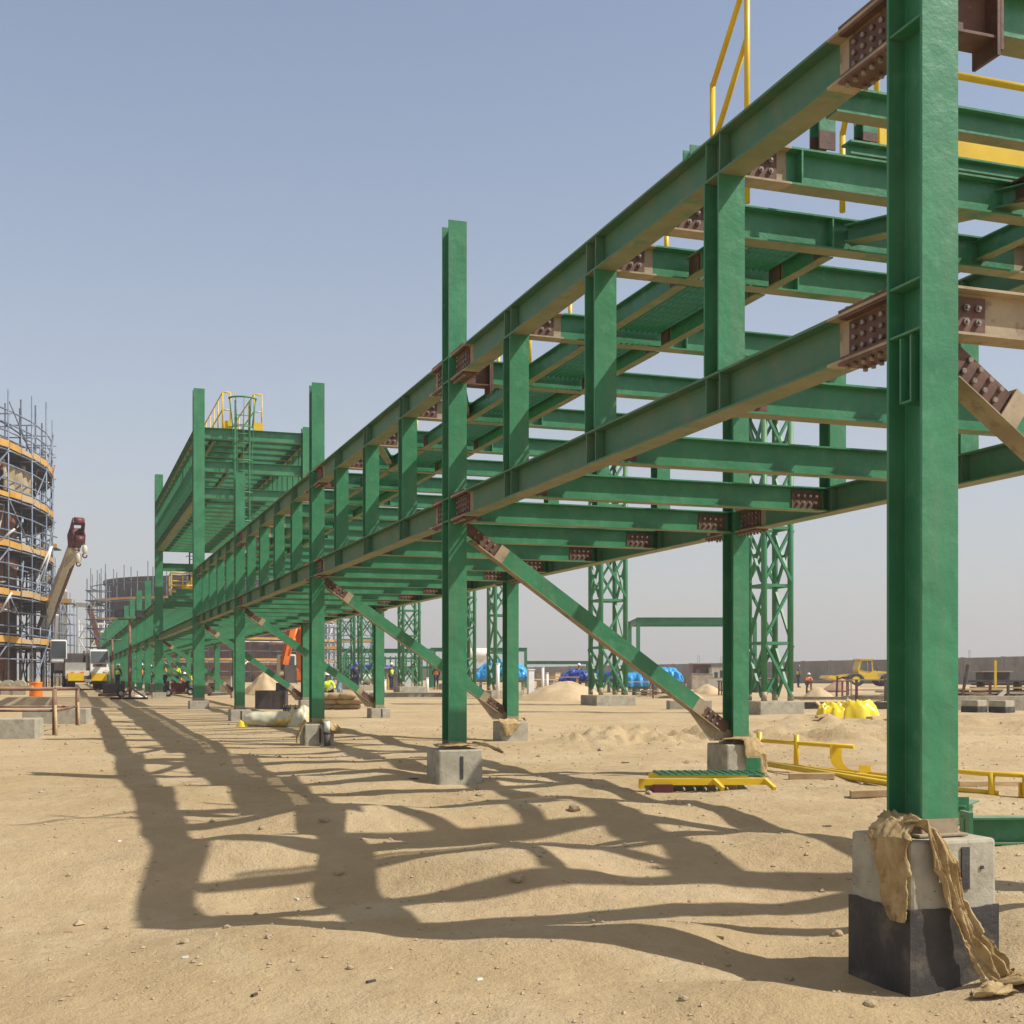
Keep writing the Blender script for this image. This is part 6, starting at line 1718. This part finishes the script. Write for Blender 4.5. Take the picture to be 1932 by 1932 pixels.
# ------------------------------------------------------------------ barriers, drum, masts and odds on the left
Yb = 24.0
def bp(x, y, Y): return Vector(P(x, y, Y))
br_ = MB()
r_ = 0.028
gA = bp(103, 1300, 24.0); gB = bp(146, 1299, 28.5)
gl0 = gz(gA.x, gA.y); gl1 = gz(gB.x, gB.y)
LA = Vector((gA.x - 2.6, 23.6, gA.z)); LB_ = Vector((gB.x - 3.2, 28.2, gB.z))
ba = empty("pipe_barrier", (gA.x, gA.y, gl0), "long rust brown pipe barrier on legs round the concrete blocks at left", "barrier")
O = Vector((gA.x, gA.y, gl0))
def rel(v): return Vector(v) - O
for (p_, q_) in ((gA, LA), (gB, LB_), (gA, gB), (LA, LB_)):
    MB().poly([rel(p_), rel(q_)], 0.032, 8).build("top_rail", 'brown_pipe', ba)
    dz = Vector((0, 0, -0.40))
    MB().poly([rel(p_ + dz), rel(q_ + dz)], 0.024, 8).build("mid_rail", 'brown_pipe', ba)
for p_ in (gA, gB, gA.lerp(LA, 0.97), gB.lerp(LB_, 0.97)):
    gq = gz(p_.x, p_.y)
    MB().poly([rel(p_), rel((p_.x, p_.y, gq - 0.05))], 0.045, 8).build("leg", 'brown_pipe', ba)
    MB().poly([rel(p_ + Vector((0.03, -0.05, -0.3))), rel((p_.x + 0.12, p_.y - 0.25, gq - 0.02))], 0.028, 8).build("stay", 'timber', ba)
    MB().poly([rel(p_ + Vector((-0.02, 0.05, -0.3))), rel((p_.x - 0.08, p_.y + 0.3, gq - 0.02))], 0.028, 8).build("stay", 'brown_pipe', ba)
MB().box((0, 0, 0), (2.4, 0.12, 0.03)).build("timber", 'timber', None, (LA.x + 1.1, LA.y + 0.05, LA.z + 0.05), 0.05, label="pale plank lying on top of the rusty pipe barrier", cat="timber")
MB().box((0, 0, 0), (1.6, 0.12, 0.03)).build("timber", 'timber_grey', None, (LA.x + 0.7, LA.y + 0.05, LA.z - 0.36), 0.05, label="grey plank lying on the middle rail of the pipe barrier", cat="timber")
Yo = 62.0; X = px(68, Yo); g = gz(X, Yo)
dr = MB().lathe([(0.30, 0.0), (0.31, 0.05), (0.29, 0.3), (0.31, 0.33), (0.29, 0.36), (0.285, 0.62), (0.31, 0.66), (0.30, 0.70), (0.26, 0.70), (0.25, 0.64)], (0, 0, 0), 20)
dr.build("barrel", 'bright_orange', None, (X, Yo, g), label="bright orange plastic barrel at the foot of the big scaffold", cat="barrel")
for i, (x, lb) in enumerate(((14, "leftmost arched precast concrete panel at the left edge"), (36, "arched precast concrete panel beside the orange barrel"), (-10, "arched precast concrete panel cut by the left edge"))):
    Yp = 66.0; X = px(x, Yp); g = gz(X, Yp)
    pts_ = [(-0.32, 0, 0), (-0.32, 0, 0.55)] + [(0.32 * math.cos(t), 0, 0.58 + 0.2 * math.sin(t)) for t in [math.pi - math.pi * k / 10 for k in range(11)]] + [(0.32, 0, 0.55), (0.32, 0, 0)]
    o_ = MB().prism(pts_, (0, 0.25, 0)).build("precast_panel", 'concrete', None, (X, Yp, g - 0.02), 0.1, label=lb, cat="precast panel", group="arched precast panels at the left edge")
    MB().poly([(0.24 * math.cos(t), -0.02, 0.32 + 0.24 * math.sin(t)) for t in [math.pi - math.pi * k / 10 for k in range(11)]], 0.025, 6).build("rib", 'concrete', o_)
for i, (x, Y, hgt, lb) in enumerate(((245, 55, 3.4, "taller rusty floodlight mast beside the tall module's left column"), (212, 68, 2.9, "smaller rusty mast in front of the far rack"))):
    X = px(x, Y); g = gz(X, Y)
    ms = empty("floodlight_mast", (X, Y, g), lb, "mast", 0.3, "rusty floodlight masts")
    MB().tube((0, 0, 0), (0, 0, hgt), 0.055, 8).tube((0, 0, 0.3), (0, 0, hgt * 0.55), 0.085, 8).build("pole", 'brown_pipe', ms)
    for k in range(3):
        a_ = k * 2.1
        MB().tube((0, 0, 0.5), (0.7 * math.cos(a_), 0.7 * math.sin(a_), 0.02), 0.04, 6).build("leg", 'brown_pipe', ms)
    MB().tube((-0.5, 0, hgt), (0.5, 0, hgt), 0.035, 6).build("crossbar", 'brown_pipe', ms)
    if i == 0:
        for sx in (-0.42, 0.42):
            fl = MB().box((sx, -0.1, hgt + 0.22), (0.36, 0.2, 0.3)).build("floodlight", 'steel_dark', ms)
            MB().box((sx, -0.21, hgt + 0.22), (0.30, 0.02, 0.24)).build("lens", 'glass', fl)
# steel bits, hoses and pallets around the tall module's feet
for i, (x, Y, lb, mt) in enumerate(((215, 58, "dark pump skid in front of the worker by the truck crane", 'steel_dark'), (300, 62, "dark generator between the tall module's columns", 'steel_dark'), (340, 66, "low dark toolbox beside the workers under the module", 'maroon'))):
    X = px(x, Y); g = gz(X, Y)
    ro = empty("pump_skid", (X, Y, g), lb, "machine", 0.2 * i, "dark machines under the racks")
    MB().box((0, 0, 0.12), (1.2, 0.7, 0.12)).build("skid", 'brown_pipe', ro)
    MB().box((-0.1, 0, 0.42), (0.7, 0.5, 0.46)).build("housing", mt, ro, bevel=0.05)
    MB().tube((0.4, 0, 0.35), (0.4, 0, 0.75), 0.09, 10).build("exhaust", 'steel_dark', ro)
    wheel(ro, 0.45, -0.38, 0.2, 0.12, 'y')
hp_ = onground(255, 1318)
MB().poly([(0.45 * math.cos(t) * (1 + 0.1 * math.sin(3 * t)), 0.3 * math.sin(t), 0.04 + 0.006 * t) for t in [k * 0.3 for k in range(40)]], 0.035, 6).build("hose", 'white', None, hp_, label="pale coiled hose on the sand by the floodlight mast", cat="hose")
hq = onground(235, 1320)
MB().poly([(-0.6, 0, 0.05), (-0.2, 0.3, 0.05), (0.2, 0.1, 0.06), (0.5, 0.4, 0.05), (0.9, 0.2, 0.05)], 0.05, 6).build("hose", 'black', None, hq, label="dark hose snaking round the foot of the floodlight mast", cat="hose")
for i, (x, y, x1, y1, lb) in enumerate(((205, 1300, 262, 1299, "timber lying left of the floodlight mast foot"), (230, 1308, 300, 1306, "timber lying right of the floodlight mast foot"), (395, 1313, 432, 1311, "timber lying behind the tall module's front plinths"), (312, 1306, 350, 1308, "timber lying between the tall module's left columns"))):
    timber(x, y, x1, y1, 0.2, 0.12, lb, 'timber_grey' if i % 2 else 'dark_wood', "timbers lying round the tall module")

# ------------------------------------------------------------------ stones, clods and grit
def stone_mesh(seed):
    bm = bmesh.new(); bmesh.ops.create_icosphere(bm, subdivisions=2, radius=1.0)
    for v in bm.verts:
        v.co *= 1 + 0.35 * noise.noise(v.co * 1.1 + Vector((seed * 5, 0, 0))) + 0.12 * noise.noise(v.co * 3 + Vector((seed, 2, 0)))
        v.co.z *= 0.7
    me = bpy.data.meshes.new("stone"); bm.to_mesh(me); bm.free(); me.materials.append(M['stone'])
    return me
stn = [stone_mesh(k) for k in range(6)]
for i, (x, y, r_, lb) in enumerate([(349, 1780, .026, "rounded stone in front of the shadow at lower left"), (507, 1771, .022, "pale stone just below the edge of the near shadow"), (428, 1752, .022, "dark stone at the edge of the near shadow"),
        (1580, 1765, .035, "yellowish stone left of the nearest plinth"), (1132, 1417, .05, "pointed grey stone right of the second near plinth"), (905, 1503, .04, "flat stone below the second near plinth"),
        (1085, 1530, .06, "pale clod between the long shadows"), (612, 1552, .04, "pale stone inside the left shadow"), (495, 1565, .03, "small stone in the stripe of light between shadows"),
        (975, 1665, .05, "clod on the little bank between the shadows"), (640, 1650, .03, "dark stone inside the middle shadow"), (660, 1830, .02, "stone on the open sand at the bottom"),
        (1640, 1900, .03, "stone below the nearest plinth"), (1490, 1850, .025, "stone on the bank left of the nearest plinth"), (1290, 1890, .022, "stone on the open sand at bottom right"),
        (130, 1655, .02, "stone at the left on the open sand"), (1225, 1500, .04, "stone in front of the yellow stair unit")]):
    p_ = onground(x, y)
    o_ = place("stone", stn[i % 6], None, (p_.x, p_.y, p_.z + r_ * 0.25), i * 1.3, label=lb, cat="stone", group="loose stones on the sand")
    o_.scale = (r_, r_ * 0.85, r_)
def grit():
    rg = random.Random(11); vs, fs = [], []
    base = [(1, 0, 0), (-1, 0, 0), (0, 1, 0), (0, -1, 0), (0, 0, 1), (0, 0, -1)]
    tri = [(0, 2, 4), (2, 1, 4), (1, 3, 4), (3, 0, 4), (2, 0, 5), (1, 2, 5), (3, 1, 5), (0, 3, 5)]
    for i in range(5200):
        Y = 4.3 + 24 * rg.random() ** 1.7
        X = rg.uniform(-0.45, 0.55) * (Y + 1) + 0.3
        r_ = (0.0035 + 0.008 * rg.random() ** 3) * (1 + Y / 12)
        if rg.random() < 0.03: r_ *= 2.2
        if abs((X - 2.0) * TX + (Y - 6.3) * TY) < 0.26 and abs((X - 2.0) * LX + (Y - 6.3) * LY) < 0.26: continue
        z = gz(X, Y) + r_ * 0.2; a = rg.random() * 6.3; o = len(vs)
        ca, sa = math.cos(a), math.sin(a)
        for b in base:
            j = 0.7 + 0.6 * rg.random()
            bx_, by_, bz_ = b[0] * r_ * j, b[1] * r_ * j * 0.8, b[2] * r_ * j * 0.65
            vs.append((X + ca * bx_ - sa * by_, Y + sa * bx_ + ca * by_, z + bz_))
        fs += [(t[0] + o, t[1] + o, t[2] + o) for t in tri]
    me = bpy.data.meshes.new("gravel"); me.from_pydata(vs, [], fs); me.materials.append(M['stone'])
    o = bpy.data.objects.new("gravel", me); COL.objects.link(o); o['kind'] = "stuff"; o['label'] = "scattered grit and small gravel on the sand"; o['category'] = "gravel"
grit()
for i, (x, y, L_, a_, mt) in enumerate(((350, 1810, .03, .3, 'white'), (225, 1590, .03, 1.0, 'white'), (700, 1855, .05, .8, 'dark_wood'), (1150, 1720, .03, 2.0, 'white'), (1250, 1640, .06, .2, 'timber'), (480, 1880, .04, 1.2, 'dark_wood'), (905, 1850, .03, .6, 'white'), (1360, 1770, .05, 2.4, 'timber'),
        (780, 1470, .10, .3, 'dark_wood'), (1010, 1395, .12, .9, 'timber'), (1180, 1440, .10, .1, 'dark_wood'), (1300, 1520, .06, 1.6, 'white'), (1560, 1560, .08, .5, 'dark_wood'), (560, 1700, .04, 2.2, 'white'), (130, 1760, .04, .2, 'timber'))):
    p_ = onground(x, y)
    MB().box((0, 0, 0.006), (L_, L_ * 0.3, 0.010)).build("scrap", mt, None, (p_.x, p_.y, p_.z), a_, label={'white': "small white scrap of litter on the sand", 'timber': "pale wood splinter on the sand", 'dark_wood': "dark wood splinter on the sand"}[mt], cat="litter", group={'white': "white litter on the sand", 'timber': "pale wood splinters on the sand", 'dark_wood': "dark wood splinters on the sand"}[mt])
# ------------------------------------------------------------------ dusty air
def haze_box():
    m = bpy.data.materials.new("dusty_air"); m.use_nodes = True
    nt = m.node_tree; nt.nodes.clear()
    o = nt.nodes.new("ShaderNodeOutputMaterial"); v = nt.nodes.new("ShaderNodeVolumePrincipled")
    v.inputs['Color'].default_value = (0.90, 0.87, 0.86, 1)
    v.inputs['Density'].default_value = 0.0009
    v.inputs['Anisotropy'].default_value = 0.2
    nt.links.new(v.outputs[0], o.inputs['Volume'])
    M['haze'] = m
    mb = MB().box((0, 500, 12.6), (2000, 1800, 27.6))
    h_ = mb.build("haze", 'haze'); h_['kind'] = "stuff"; h_['label'] = "thin dusty air over the site"; h_['category'] = "haze"
haze_box()
